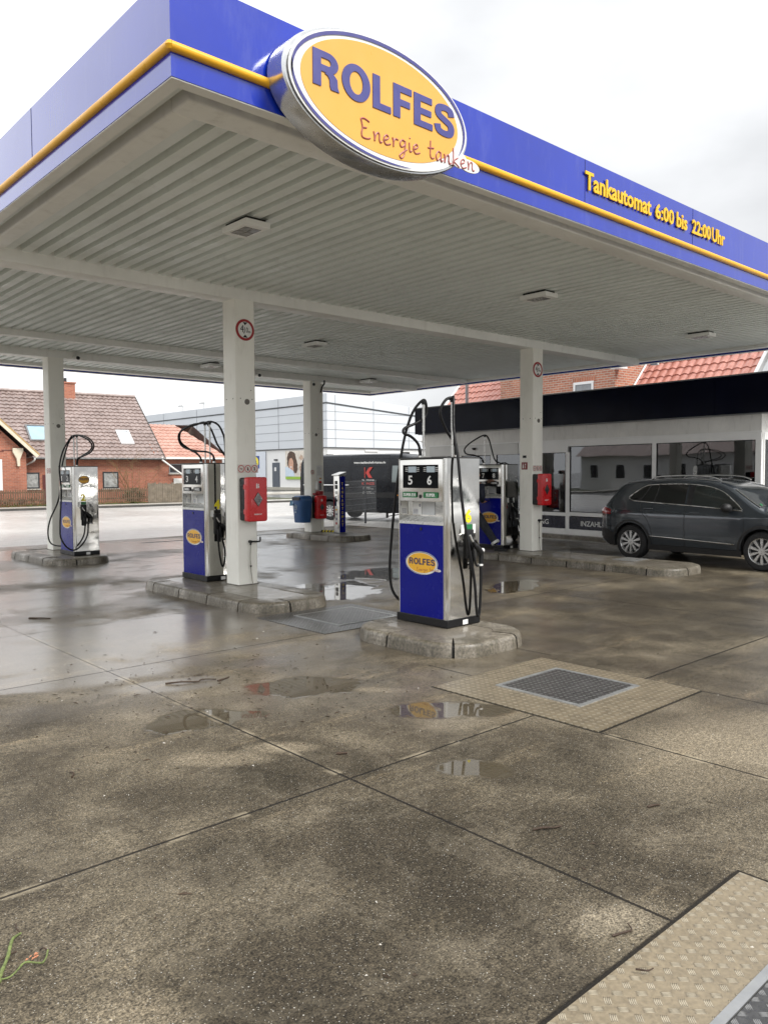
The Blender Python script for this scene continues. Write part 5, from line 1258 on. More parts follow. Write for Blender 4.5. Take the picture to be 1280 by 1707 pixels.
b = MB(); plate(b, [(-1.85,.3),(-.2,.3),(-.45,.85),(-1.25,1.2),(-1.85,1.3)], M, .0602, .0632); b.build('shirt', paint('poster_shirt', (.60,.70,.80), .6), po)
b = MB(); plate(b, blob(1.0,1.2,.45,.5,.2), M, .052, .056); plate(b, blob(.9,2.2,.3,.25,.3), M, .052, .056); b.build('flowers', paint('poster_flowers', (.55,.40,.30), .6, 0, .5, 6), po)
b = MB(); plate(b, [(-1.85,0),(1.85,0),(1.85,.28),(-1.85,.28)], M, .052, .057); b.build('green_strip', paint('poster_green', (.30,.50,.05), .5), po)
po = thing('round_logo_sign', 'blue framed sign with a yellow disc on the supermarket wall', 'sign', (47.22, 72.3, 1.1)); 
b = MB(); plate(b, [(-2.2,0),(1.6,0),(1.6,2.95),(-2.2,2.95)], M, 0, .05); b.build('board', paint('board_pale', (.66,.70,.76), .5, 0, .05), po)
b = MB(); plate(b, [(-2.0,1.15),(.45,1.15),(.45,2.5),(-2.0,2.5)], M, .051, .06); b.build('blue_field', paint('logo_blue', (.02,.06,.30), .4), po)
b = MB(); plate(b, ell(-.5,1.82,.80,.64,32), M, .061, .07); b.build('yellow_disc', YELNUM, po)
b = MB(); put_text(b, 'LIDL', M @ Matrix.Translation((0,0,.071)), -1.05, 1.62, 1.1, .40, .03, .01); b.build('lettering', paint('logo_blue', (.02,.06,.30)), po)
b = MB(); plate(b, [(-2.2,0),(1.6,0),(1.6,.22),(-2.2,.22)], M, .052, .057); b.build('orange_strip', paint('poster_orange', (.70,.36,.10), .5), po)
for y, l in ((89.5,'farther of two small roof lamps on the supermarket'), (84.2,'nearer of two small roof lamps on the supermarket')):
    r = thing('roof_lamp', l, 'lamp', (47.6, y, 9.3), group='lamps on the supermarket roof')
    b = MB(); b.cyl((0,0,0),(0,0,.75),.05,n=8); b.build('post', PVC, r)
    b = MB(); b.box(-.3,-.65,.70,.3,.65,.92); b.build('lamp_head', PVC, r, bevel=.05)
b = MB(); b.box(16,55,-.02,47,59.5,.06); tag(b.build('parking_strip', paint('strip_concrete', (.50,.47,.41), .6, 0, .15, .5, coat=.4), None), kind='structure')

# mesh fence with a gate by the van
fen = thing('mesh_fence', 'grey wire mesh fence with a barred gate in front of the black van', 'fence', (18.14, 20.98, 0), math.atan2(.99,1.93))
b = MB()
for x in (-2.55,0,): b = MB(); b.box(x-.03,-.03,0,x+.03,.03,1.57); b.build('post', DARKMETAL, fen, bevel=.004)
b = MB()
for z in (.08,.28,.48,.68,.88,1.08,1.28,1.48): b.cyl((-2.6,-.035,z),(2.1,-.035,z),.006,n=6)
x = -2.55
while x < 2.1: b.cyl((x,-.045,.05),(x,-.045,1.52),.0028,n=5); x += .05
b.build('wire_mesh', GREYMETAL, fen)
b = MB(); b.box(2.16,-.035,.06,2.24,.035,1.68); b.box(3.9,-.035,.06,3.98,.035,1.68)
for z in (.10,.22,.34,.46,.58,.70,.82,.94,1.06,1.18,1.30,1.42,1.54,1.63): b.box(2.24,-.014,z,3.9,.014,z+.035)
b.build('gate', DARKMETAL, fen)
b = MB(); b.box(2.10,-.09,1.02,2.36,-.06,1.05); b.box(2.18,-.06,.98,2.22,-.035,1.10); b.build('gate_handle', STICKW, fen)

# white house across the road, seen only mirrored in glass and steel
mh = thing('white_house', 'white rendered house with dark windows mirrored in the shop panes', 'house', (-20, 34, 0), R(8))
b = MB(); b.box(-6,-14,0,0,16,3.2); b.build('wall', paint('white_render', (.62,.62,.60)), mh)
b = MB(); b.prism([(.5,3.1),(-6.5,3.1),(-3,5.9)], -14.3, 16.3, 'y'); b.build('roof', TILEBR, mh)
for y in (-12,-8,-4.5,-1,3,6.5,10,13.5):
    f = MB(); f.box(-.02,y,1.0,.04,y+1.3,2.4); w_ = f.build('window', PVC, mh); f = MB(); f.box(.041,y+.1,1.1,.05,y+1.2,2.3); f.build('pane', BLACK, w_)
# ------------------------------------------------------------------ vehicles
def interp(tab, x):
    if x <= tab[0][0]: return tab[0][1]
    for (a, p), (b, q) in zip(tab, tab[1:]):
        if x <= b: t = (x-a)/(b-a); return p+(q-p)*t
    return tab[-1][1]
def smooth_tab(tab, n=8):
    q = crom([(a, b, 0) for a, b in tab], n); return [(p.x, p.y) for p in q]
class Body:
    """lofted vehicle body: x forward from the rear axle, y left, z up"""
    def __init__(s, top, plan, tum, W, hubs, R_, sill, hubz, crown=.07):
        s.top = smooth_tab(top); s.plan = smooth_tab(plan); s.tum = smooth_tab(tum); s.W = W; s.hubs = hubs; s.R = R_; s.sill = sill; s.hz = hubz; s.cr = crown
        s.x0, s.x1 = top[0][0], top[-1][0]
    def zt(s, x): return interp(s.top, x)
    def zl(s, x):
        z = interp(s.sill, x)
        for h in s.hubs:
            d = abs(x-h)
            if d < s.R: z = max(z, s.hz+math.sqrt(s.R**2-d**2))
        return z
    def y(s, x, z): return s.W*interp(s.plan, x)*interp(s.tum, z)
    def crown(s, x, y):
        zt = s.zt(x); zs = zt-s.cr; w_ = max(.05, s.y(x, zs)); f = min(1, abs(y)/w_)
        return zs + s.cr*(1-f**4)**.5 if f < 1 else zs
    def build(s, parent, mat, name='body'):
        xs = set()
        n = 64
        for i in range(n+1): xs.add(round(s.x0+(s.x1-s.x0)*i/n, 4))
        for h in s.hubs:
            for k in (-1, -.985, -.95, -.88, -.75, -.6, -.4, -.2, 0, .2, .4, .6, .75, .88, .95, .985, 1): xs.add(round(h+k*s.R, 4))
        xs = sorted(xs); NS, NC = 16, 9; rows = []
        for x in xs:
            zt = s.zt(x); zs = zt-s.cr; zl = min(s.zl(x), zs-.02); L = []
            for i in range(NS+1):
                z = zl+(zs-zl)*i/NS; L.append((x, -s.y(x, z), z))
            w_ = s.y(x, zs)
            for i in range(1, NC+1):
                a = math.pi/2*i/NC; yy = w_*math.cos(a)**.7 if i < NC else 0; L.append((x, -yy, s.crown(x, yy)))
            Rr = [(p[0], -p[1], p[2]) for p in L[:-1]][::-1]
            rows.append(L+Rr)
        m = len(rows[0]); b = MB()
        b.add([p for r_ in rows for p in r_], [(i*m+k, (i+1)*m+k, (i+1)*m+k+1, i*m+k+1) for i in range(len(rows)-1) for k in range(m-1)])
        b.add(rows[0], [tuple(range(m))]); b.add(rows[-1], [tuple(range(m))[::-1]])
        return b.build(name, mat, parent, smooth=38, weld=True)
    def side_patch(s, b, lo, hi, side=-1, off=.005, nx=30, nz=6):
        """patch between two (x,z) polylines sharing the same x range"""
        x0, x1 = lo[0][0], lo[-1][0]
        def fn(u, v):
            x = x0+(x1-x0)*u; z = interp(lo, x)*(1-v)+interp(hi, x)*v; return (x, side*(s.y(x, z)+off), z)
        b.grid(fn, nx, nz); return b
    def side_line(s, b, pts, r, side=-1, off=.002, n=6):
        q = crom([(p[0], 0, p[1]) for p in pts], 6); b.tube([(p.x, side*(s.y(p.x, p.z)+off), p.z) for p in q], r, n); return b
TYRE = paint('tyre_rubber', (.014,.014,.015), .7, 0, .3, 12)
RIM = paint('alloy_rim', (.62,.62,.62), .28, .75, .12, 8)
CHROME = paint('satin_chrome', (.70,.70,.70), .16, 1.0, .05, 6)
CARGLASS = paint('privacy_glass', (.006,.007,.008), .03, 0, .2, 2, coat=1.0)
CARGLASS2 = paint('clear_car_glass', (.020,.026,.026), .03, 0, .5, 3, coat=1.0)
TRIMBLK = paint('black_cladding', (.016,.016,.017), .5, 0, .2, 8)
LAMPRED = paint('tail_lamp_red', (.28,.008,.012), .10, 0, .3, 9, coat=.8)
def wheel(parent, x, y, z, r, rim, spokes=5, out=-1, w_=.22):
    root = MB(); prof = [(rim*.98,-w_/2),(rim+.02,-w_/2-.002),(r-.03,-w_/2+.0),(r-.006,-w_/2+.03),(r,-w_/2+.06),(r,w_/2-.06),(r-.006,w_/2-.03),(r-.03,w_/2),(rim+.02,w_/2+.002),(rim*.98,w_/2)]
    root.lathe(prof, (x,y,z), 'y', 40, caps=False); wo = root.build('wheel', TYRE, parent, smooth=40)
    b = MB(); yo = y+out*w_/2
    b.lathe([(rim*.90,out*-.05+0),(rim*.97,0),(rim*1.0,0.004*out),(rim*1.0,-.03*out)], (x,yo,z), 'y', 40, caps=False)
    for k in range(spokes*2):
        a = 2*math.pi*(k+.5)/(spokes*2)+.3
        da = .075; r0, r1 = rim*.20, rim*.95
        P = lambda rr, aa, dy: (x+rr*math.sin(aa), yo+out*dy, z+rr*math.cos(aa))
        vs = [P(r0,a-.22,-.012),P(r0,a+.22,-.012),P(r1*.6,a+.155,-.006),P(r1,a+.115,-.010),P(r1,a-.115,-.010),P(r1*.6,a-.155,-.006)]
        vs2 = [P(r0,a-.22,-.05),P(r0,a+.22,-.05),P(r1*.6,a+.155,-.05),P(r1,a+.115,-.05),P(r1,a-.115,-.05),P(r1*.6,a-.155,-.05)]
        b.add(vs+vs2, [(0,1,2,3,4,5),(11,10,9,8,7,6)]+[(i,(i+1)%6,6+(i+1)%6,6+i) for i in range(6)])
    b.cyl((x,yo-out*.05,z),(x,yo-out*.008,z),rim*.26,n=20)
    b.build('rim', RIM, wo, smooth=40)
    b = MB(); b.cyl((x,yo-out*.075,z),(x,yo-out*.06,z),rim*.97,n=30); b.build('spoke_gap_shade', paint('wheel_shadow', (.02,.02,.021), .6, .3, .3, 9), wo)  # dark disc painted in as the shade behind the spokes
def make_suv(label, paintmat, loc, rz, extra=True):
    r = thing('parked_car', label, 'car', loc, rz)
    B = Body(top=[(-.82,.72),(-.80,.92),(-.74,1.06),(-.60,1.22),(-.44,1.41),(-.30,1.55),(-.05,1.605),(.3,1.63),(.9,1.645),(1.45,1.625),(1.80,1.565),(2.05,1.46),(2.35,1.26),(2.60,1.115),(2.75,1.075),(3.1,1.02),(3.38,.945),(3.52,.84),(3.60,.66)],
             plan=[(-.82,.80),(-.76,.88),(-.6,.94),(-.3,.985),(.2,1.0),(1.2,1.0),(2.4,1.0),(2.9,.985),(3.2,.93),(3.42,.82),(3.54,.70),(3.60,.58)],
             tum=[(.2,.935),(.35,.96),(.5,.985),(.75,1.0),(.93,1.0),(.975,.985),(1.06,.955),(1.3,.875),(1.5,.785),(1.6,.72),(1.7,.66)], W=.92, hubs=(0, 2.68), R_=.40,
             sill=[(-.82,.46),(-.76,.34),(-.6,.28),(0,.22),(2.7,.22),(3.3,.24),(3.5,.28),(3.6,.40)], hubz=.35, crown=.08)
    body = B.build(r, paintmat)
    lo = smooth_tab([(-.09,1.235),(-.02,1.195),(.12,1.175),(.6,1.15),(1.3,1.118),(2.0,1.075),(2.31,1.055)], 5)
    hi = smooth_tab([(-.09,1.255),(.05,1.36),(.22,1.465),(.40,1.505),(.9,1.525),(1.3,1.515),(1.62,1.475),(1.9,1.385),(2.15,1.215),(2.31,1.065)], 5)
    for side in (-1, 1):
        b = MB(); B.side_patch(b, [p for p in lo if p[0] <= 1.21], [p for p in hi if p[0] <= 1.21], side, .004, 30, 6)
        w_ = b.build('rear_side_window', CARGLASS, r, smooth=60, fixn=False)
        b = MB(); B.side_patch(b, [(1.30, interp(lo,1.3))]+[p for p in lo if p[0] > 1.3], [(1.30, interp(hi,1.3))]+[p for p in hi if p[0] > 1.3], side, .004, 24, 6)
        b.build('front_side_window', CARGLASS2, r, smooth=60, fixn=False)
        b = MB(); B.side_line(b, [(.16,1.18),(.28,1.33),(.36,1.49)], .016, side, .003); b.build('pillar_trim', TRIMBLK, r, smooth=60); b = MB(); B.side_line(b, [(.49,1.16),(.53,1.33),(.55,1.505)], .009, side, .005); b.build('pillar_trim', TRIMBLK, r, smooth=60)
        b = MB(); B.side_patch(b, [(1.20, interp(lo,1.2)-.01),(1.31, interp(lo,1.31)-.01)], [(1.20, interp(hi,1.2)+.01),(1.31, interp(hi,1.31)+.01)], side, .006, 3, 6)
        b.build('pillar_trim', TRIMBLK, r, smooth=60)
        b = MB(); loop = lo+hi[::-1]; B.side_line(b, lo, .013, side, .006); B.side_line(b, hi, .013, side, .006)
        b.build('window_trim', CHROME, r, smooth=60)
        b = MB(); B.side_line(b, [(.47,.49),(.49,.495),(1.2,.475),(2.1,.445),(2.16,.442)], .014, side, .004); b.build('door_moulding', CHROME, r, smooth=60)
        b = MB()
        B.side_line(b, [(1.20,1.11),(1.185,.8),(1.19,.33)], .005, side, .0); B.side_line(b, [(2.33,1.04),(2.36,.7),(2.33,.33)], .005, side, .0); B.side_line(b, [(.20,1.17),(.22,1.0),(.40,.78),(.49,.5),(.50,.33)], .005, side, .0)
        B.side_line(b, [(.5,.33),(2.33,.33)], .005, side, .0); B.side_line(b, [(-.76,.66),(-.44,.66)], .005, side, .0)
        b.build('door_gap', BLACK, r, smooth=60)
        b = MB(); B.side_line(b, [(-.46,1.0),(.2,.995),(1.2,.965),(2.3,.93)], .009, side, -.004); b.build('shoulder_crease', paintmat, r, smooth=60)
        b = MB(); B.side_patch(b, [(-.78,.92),(-.70,.90),(-.50,.89)], [(-.78,.98),(-.70,1.045),(-.50,.99)], side, .006, 8, 4); b.build('tail_lamp', LAMPRED, r, smooth=60, fixn=False)
        b = MB(); B.side_patch(b, [(3.08,.78),(3.35,.76),(3.5,.74)], [(3.08,.82),(3.35,.90),(3.5,.86)], side, .006, 8, 4); b.build('headlight', paint('headlight_glass', (.45,.46,.47), .05, .2, .3, 10, coat=1.0), r, smooth=60, fixn=False)
        for x, z in ((.30,1.035),(1.30,.985)):
            b = MB(); yy = side*(B.y(x+.1,z)+.022); b.box(x,yy-.012,z-.016,x+.21,yy+.012,z+.016); b.build('handle', paintmat, r, bevel=.010, seg=3, smooth=50)
        b = MB(); b.grid(lambda u, v: (2.10-.13*math.sin(math.pi*v)*math.cos(2*math.pi*u)*.75-.02, side*(1.02+.115*math.cos(math.pi*v)), 1.105+.085*math.sin(math.pi*v)*math.sin(2*math.pi*u)), 18, 10); b.box(2.04,side*.86,1.04,2.12,side*.96,1.08); b.build('wing_mirror', TRIMBLK, r, smooth=60)
        b = MB()
        for hx in B.hubs:
            def fn(u, v, hx=hx):
                a = R(-14+208*u); rr = .395+.062*v; x = hx+rr*math.cos(a); z = max(.23, .35+rr*math.sin(a)); return (x, side*(B.y(x, z)+.008*(1 if v > .01 else -8)), z)
            b.grid(fn, 28, 3)
        B.side_patch(b, [(.38,.22),(2.30,.22)], [(.38,.325),(2.30,.325)], side, .008, 20, 2); B.side_patch(b, [(-.80,.43),(-.6,.28),(-.40,.25)], [(-.80,.60),(-.6,.58),(-.40,.50)], side, .007, 6, 2)
        b.build('cladding', TRIMBLK, r, smooth=50, fixn=False)
        b = MB(); yr = side*.555; q = crom([(.25,yr,1.615),(.42,yr,1.665),(1.0,yr,1.685),(1.5,yr,1.665),(1.72,yr,1.60)], 6); b.tube(q, .016, 8); b.build('roof_rail', CHROME, r, smooth=60)
        for hx in B.hubs: wheel(r, hx, side*.80, .35, .352, .236, 5, side)
    b = MB()
    def ws(u, v): x = 2.56-.50*v; yy = (-.70+1.40*u)*(1-.10*v); return (x, yy, B.crown(x, yy)+.006)
    b.grid(ws, 16, 10); b.build('windscreen', CARGLASS2, r, smooth=60, fixn=False)
    b = MB()
    for s_ in (-1, 1): b.tube([(2.56-.50*v, s_*.725*(1-.10*v), B.crown(2.56-.50*v, .725*(1-.10*v))+.008) for v in (0,.25,.5,.75,1)], .011, 6)
    b.build('screen_trim', CHROME, r, smooth=60)
    b = MB()
    def rw(u, v): x = -.66+.32*v; yy = (-.62+1.24*u)*(1-.08*v); return (x, yy, B.crown(x, yy)+.006)
    b.grid(rw, 12, 6); b.build('rear_window', CARGLASS, r, smooth=60, fixn=False)
    b = MB(); b.box(-.66,-.70,.24,3.45,.70,.60); b.box(-.4,-.66,.6,2.3,.66,1.0); b.build('underbody', BLACK, r)
    b = MB(); b.prism([(.05,1.60),(.20,1.625),(.08,1.70),(.02,1.70)], -.02, .02, 'y'); b.build('aerial', TRIMBLK, r, bevel=.006)
    b = MB(); b.box(3.605,-.45,.45,3.615,.45,.62); b.build('grille', TRIMBLK, r)
    b = MB(); b.cyl((2.51,-.60,B.crown(2.51,.60)+.009),(2.513,-.60,B.crown(2.51,.60)+.012),.035,n=14); b.build('badge_sticker', GREEN, r)
    return r
GREYCAR = paint('dark_grey_car_paint', (.048,.058,.070), .16, .35, .06, 2, coat=1.0, dirt_or_sheen=(.10,.09,.075), dirt_or_sheen_amt=.12)
fwdv = Vector((-.21,-2.77,0)).normalized(); left = Vector((0,0,1)).cross(fwdv)
cp = Vector((14.41,8.47,0))+left*.91
suv = make_suv('dark grey SUV with silver roof rails parked by the shop windows', GREYCAR, (cp.x, cp.y, 0), math.atan2(fwdv.y, fwdv.x))
WHITECAR = paint('white_car_paint', (.74,.74,.73), .18, 0, .03, 2, coat=1.0)
wc = copy_tree(suv, (13.9,-2.6,0), R(127))
wc['label'] = 'white car seen only mirrored in the steel side of pump 5 and 6'
for ch in wc.children:
    if ch.data.materials[0] == GREYCAR: ch.data = ch.data.copy(); ch.data.materials[0] = WHITECAR

# black panel van
va = R(160); vf = Vector((math.sin(va), math.cos(va), 0)); vl = Vector((0,0,1)).cross(vf)
vp = Vector((18.35,23.25,0))+vl*1.0
van = thing('panel_van', 'black panel van with red K lettering KUNZE behind the mesh fence', 'van', (vp.x, vp.y, 0), math.atan2(vf.y, vf.x))
V = Body(top=[(-1.34,2.20),(-1.31,2.32),(-1.2,2.42),(-.9,2.455),(1.0,2.47),(2.6,2.47),(3.0,2.43),(3.4,2.26),(3.85,1.75),(4.1,1.42),(4.3,1.24),(4.5,1.10),(4.6,.95),(4.66,.7)],
         plan=[(-1.34,.94),(-1.28,.975),(-1.1,.995),(-.5,1.0),(2.0,1.0),(3.4,.995),(4.0,.96),(4.4,.86),(4.6,.70),(4.66,.60)],
         tum=[(.25,.96),(.45,.985),(.7,1.0),(1.25,1.0),(1.6,.985),(2.1,.925),(2.35,.87),(2.5,.80)], W=1.02, hubs=(0, 3.64), R_=.43, sill=[(-1.34,.42),(3,.36),(4.4,.30),(4.66,.36)], hubz=.36, crown=.10)
VANP = paint('black_van_paint', (.006,.008,.012), .28, 0, .06, 1.5, spec=.35)
V.build(van, VANP)
for side in (-1, 1):
    b = MB()
    for ln in ([(.92,2.40),(.93,1.4),(.93,.45)], [(2.48,2.40),(2.48,1.4),(2.48,.45)], [(.92,2.40),(1.7,2.41),(2.48,2.40)], [(-1.2,2.27),(1,2.29),(3.2,2.28)], [(-1.1,1.98),(-.1,2.0),(.85,2.0)], [(1.0,2.0),(1.7,2.0),(2.4,2.0)], [(-1.2,.95),(1,.95),(3.9,.95)], [(2.56,2.2),(2.56,1.3),(2.58,.5)]): V.side_line(b, ln, .008, side, -.001)
    b.build('panel_gap', BLACK, van, smooth=60)
    b = MB(); V.side_patch(b, [(2.62,1.42),(3.75,1.42)], [(2.62,2.02),(3.35,2.02),(3.75,1.62)], side, .006, 10, 5); b.build('cab_window', paint('van_cab_glass', (.16,.20,.20), .04, 0, .2, 2, coat=1.0), van, smooth=60, fixn=False)
    b = MB(); V.side_patch(b, [(-1.28,.86),(3.9,.86)], [(-1.28,1.06),(3.9,1.06)], side, .012, 40, 3); b.build('side_moulding', TRIMBLK, van, smooth=50, fixn=False)
    b = MB(); V.side_line(b, [(-1.15,1.32),(-.9,1.32),(.85,1.32)], .024, side, .004); b.build('door_rail', CHROME, van, smooth=60)
    b = MB()
    for x in (.55, 2.75):
      b = MB(); V.side_patch(b, [(x,.935),(x+.13,.935)], [(x,.985),(x+.13,.985)], side, .016, 2, 1)
      b.build('marker_lamp', paint('marker_orange', (.80,.28,.03), .2, 0, .1, 5), van, fixn=False)
    for hx in V.hubs: wheel(van, hx, side*.88, .36, .36, .21, 5, side, .24)
b = MB(); y = -1.02
def vtext(b, s, x0, z0, wd, h, wt=.03): put_text(b, s, frame((0,-(V.y(1.7,z0+h/2)+.012),0), (1,0,0)), x0, z0, wd, h, wt, .004)
vtext(b, 'www.tanktechnik-kunze.de', 1.02, 2.10, 1.32, .085, .04); b2 = MB()
vtext(b, 'TANKTECHNIK', 1.40, 1.475, .52, .05, .03)
for z, wd in ((1.22,.32),(1.165,.44),(1.06,.34),(1.005,.48)): put_text(b, 'Tel. 04000 000'[:10] if False else 'Tankanlagen' if z > 1.2 else 'Service Montage' if z > 1.1 else 'Wartung' if z > 1.05 else 'Reparatur Service', frame((0,-(V.y(1.7,z)+.012),0), (1,0,0)), 1.44, z, wd, .035, .02, .004)
b.build('white_lettering', STICKW, van)
RK = paint('van_red_print', (.62,.07,.06), .4, 0, .08, 5)
M = frame((0,-(V.y(1.7,1.7)+.016),0), (1,0,0))
b = MB(); plate(b, [(1.50,1.58),(1.525,1.58),(1.525,1.97),(1.50,1.97)], M, 0, .004); plate(b, [(1.55,1.775),(1.70,1.97),(1.84,1.97),(1.69,1.775),(1.82,1.58),(1.68,1.58)][::-1], M, 0, .004)
b.build('logo', RK, van); b = MB(); vtext(b, 'KUNZE', 1.40, 1.33, .52, .09, .03); b.build('red_lettering', RK, van)
b = MB(); b.box(-1.1,-.75,.30,4.3,.75,.72); b.build('underbody', BLACK, van)
b = MB(); b.grid(lambda u, v: (3.85+.10*math.sin(math.pi*v)*math.cos(2*math.pi*u), -1.20-.10*math.cos(math.pi*v), 1.50+.20*math.sin(math.pi*v)*math.sin(2*math.pi*u)), 14, 8); b.box(3.8,-1.15,1.40,3.88,-.95,1.46); b.build('wing_mirror', TRIMBLK, van, smooth=60)
b = MB(); b.box(-.7,-.12,2.44,-.5,.12,2.49); b.box(2.55,-.10,2.46,2.8,.10,2.52); b.build('roof_vent', TRIMBLK, van, bevel=.01)
# ------------------------------------------------------------------ person at the far pump
def skin_body(name, joints, bones, mat, parent, sub=2):
    me = bpy.data.meshes.new(name); bm = bmesh.new(); vs = [bm.verts.new(p) for p, _ in joints]
    for a, c in bones: bm.edges.new((vs[a], vs[c]))
    bm.to_mesh(me); bm.free(); o = bpy.data.objects.new(name, me); COL.objects.link(o)
    md = o.modifiers.new('skin', 'SKIN'); md.use_smooth_shade = True
    sv_ = me.skin_vertices[0].data
    for i, (_, rr) in enumerate(joints): sv_[i].radius = rr if isinstance(rr, tuple) else (rr, rr)
    sv_[0].use_root = True
    o.modifiers.new('sub', 'SUBSURF').levels = sub; o.modifiers['sub'].render_levels = sub
    dg = bpy.context.evaluated_depsgraph_get(); dg.update(); m2 = bpy.data.meshes.new_from_object(o.evaluated_get(dg))
    bpy.data.objects.remove(o); m2.name = name; m2.materials.clear(); m2.materials.append(mat); m2.shade_smooth()
    o = bpy.data.objects.new(name, m2); COL.objects.link(o); o.parent = parent; WM[o] = WM[parent].copy(); return o
pr = thing('person', 'person in dark work clothes with one leg stretched out at the pump by the shop', 'person', (12.58, 11.14, .14))
SKIN = paint('skin', (.50,.27,.18), .5, 0, .08, 8); CLOTH = paint('dark_workwear', (.016,.018,.026), .8, 0, .3, 7, bump=.3); JACK = paint('dark_navy_jacket', (.012,.015,.032), .75, 0, .3, 7, bump=.3)
# facing +X (the pump), bending forward, right leg (towards -Y) stretched out
J = [((0,0,.86),.10),((.05,.02,1.05),.10),((.12,.03,1.25),.10),((.17,.035,1.38),.085),((.20,.04,1.45),.055),((.225,.045,1.54),.075),((.235,.045,1.62),.085),
     ((.02,-.10,.82),.10),((.06,-.34,.50),.072),((.10,-.55,.24),.045),((.11,-.58,.18),.036),
     ((.0,.10,.82),.10),((.10,.16,.47),.072),((.03,.17,.2),.036),
     ((.16,-.15,1.35),.062),((.16,-.19,1.10),.045),((.30,-.06,1.00),.034),((.34,-.04,1.0),.028),
     ((.16,.23,1.35),.062),((.26,.27,1.10),.045),((.40,.20,1.05),.034),((.44,.18,1.05),.028)]
Bn = [(0,1),(1,2),(2,3),(3,4),(4,5),(5,6),(0,7),(7,8),(8,9),(9,10),(0,11),(11,12),(12,13),(3,14),(14,15),(15,16),(16,17),(3,18),(18,19),(19,20),(20,21)]
skin_body('body', J, Bn, SKIN, pr)
skin_body('trousers', [((0,0,.90),.150),((0,0,.84),.150),((.02,-.10,.80),.118),((.06,-.34,.50),.092),((.10,-.55,.22),.078),((.115,-.615,.13),.076),((.0,.10,.80),.118),((.10,.16,.47),.092),((.02,.17,.10),.078)], [(0,1),(1,2),(2,3),(3,4),(4,5),(1,6),(6,7),(7,8)], CLOTH, pr)
skin_body('jacket', [((-.01,.0,.78),.150),((.05,.02,1.05),.158),((.12,.03,1.25),.168),((.17,.035,1.38),.125),((.16,-.15,1.35),.080),((.16,-.19,1.10),.062),((.28,-.07,1.01),.050),((.16,.23,1.35),.080),((.26,.27,1.10),.062),((.38,.21,1.055),.050)], [(0,1),(1,2),(2,3),(3,4),(4,5),(5,6),(3,7),(7,8),(8,9)], JACK, pr)
for (kx, ky, kz), (ax, ay, az) in (((.10,-.55,.22),(.118,-.62,.12)), ((.04,.168,.20),(.02,.17,.10))):
    d = Vector((ax-kx, ay-ky, az-kz)).normalized(); c = Vector((kx,ky,kz)).lerp(Vector((ax,ay,az)), .45)
    b = MB(); b.tube([c-d*.026, c+d*.026], .092, 18); b.build('reflective_cuff', paint('reflective_band', (.62,.62,.60), .4, .3, .08, 9), pr, smooth=40)
for x, y, a in ((.13,-.64,-55), (.03,.17,5)):
    b = MB()
    def sh(u, v): 
        L = .30; s_ = math.sin(math.pi*min(1, v*1.0)); wd = .048*(max(.0, 1-abs(2*v-1)**3.2))**.5; hh = .05+.05*(1-v)**2
        t_ = 2*math.pi*u; return ((v-.30)*L, wd*math.cos(t_), max(0, hh*.5+hh*.5*math.sin(t_)*(max(0, 1-abs(2*v-1)**4))**.5))
    b.grid(sh, 16, 12); b.box(-.08,-.042,.0,.18,.042,.02)
    b.xf(Matrix.Translation((x,y,0)) @ Matrix.Rotation(R(a), 4, 'Z')); b.build('shoe', BLACK, pr, smooth=60)
for sgn, (hx, hy, hz) in ((-1, (.36,-.035,1.0)), (1, (.46,.175,1.05))):     # hands resting on the pump front
    Jh = [((hx,hy,hz),.026),((hx+.05,hy,hz+.005),.030)]; Bh = [(0,1)]
    for k in range(4):
        yy = hy+(k-1.5)*.019; L = (.062,.074,.070,.054)[k]; n0 = len(Jh)
        Jh += [((hx+.085,yy,hz+.008),.009),((hx+.085+L*.55,yy,hz-.004),.008),((hx+.085+L*.8,yy,hz-.03),.007)]; Bh += [(1,n0),(n0,n0+1),(n0+1,n0+2)]
    n0 = len(Jh); Jh += [((hx+.04,hy-sgn*.035,hz-.005),.010),((hx+.08,hy-sgn*.052,hz-.018),.008)]; Bh += [(0,n0),(n0,n0+1)]
    skin_body('hand', Jh, Bh, SKIN, pr, 1)
b = MB(); b.grid(lambda u, v: (.225+.098*math.sin(math.pi*v*.62)*math.cos(2*math.pi*u)-.012, .045+.092*math.sin(math.pi*v*.62)*math.sin(2*math.pi*u), 1.625+.105*math.cos(math.pi*v*.62)), 20, 10); b.build('hair', paint('brown_hair', (.05,.03,.018), .6, 0, .4, 20), pr, smooth=60)
b = MB(); b.tube([(.315,.045,1.60),(.338,.045,1.575),(.325,.045,1.565)], [.010,.014,.010], 8)
for s_ in (-1, 1): b.tube([(.225,.045+s_*.085,1.60),(.215,.045+s_*.098,1.575),(.228,.045+s_*.086,1.55)], [.010,.016,.010], 8)
b.build('nose_and_ears', SKIN, pr, smooth=60)
b = MB()
for s_ in (-1, 1): b.lathe([(0,-.008),(.010,0),(0,.008)], (.312,.045+s_*.032,1.60), 'x', 10)
b.tube([(.312,.020,1.53),(.318,.045,1.528),(.312,.070,1.53)], .005, 6); b.build('face_features', BLACK, pr)
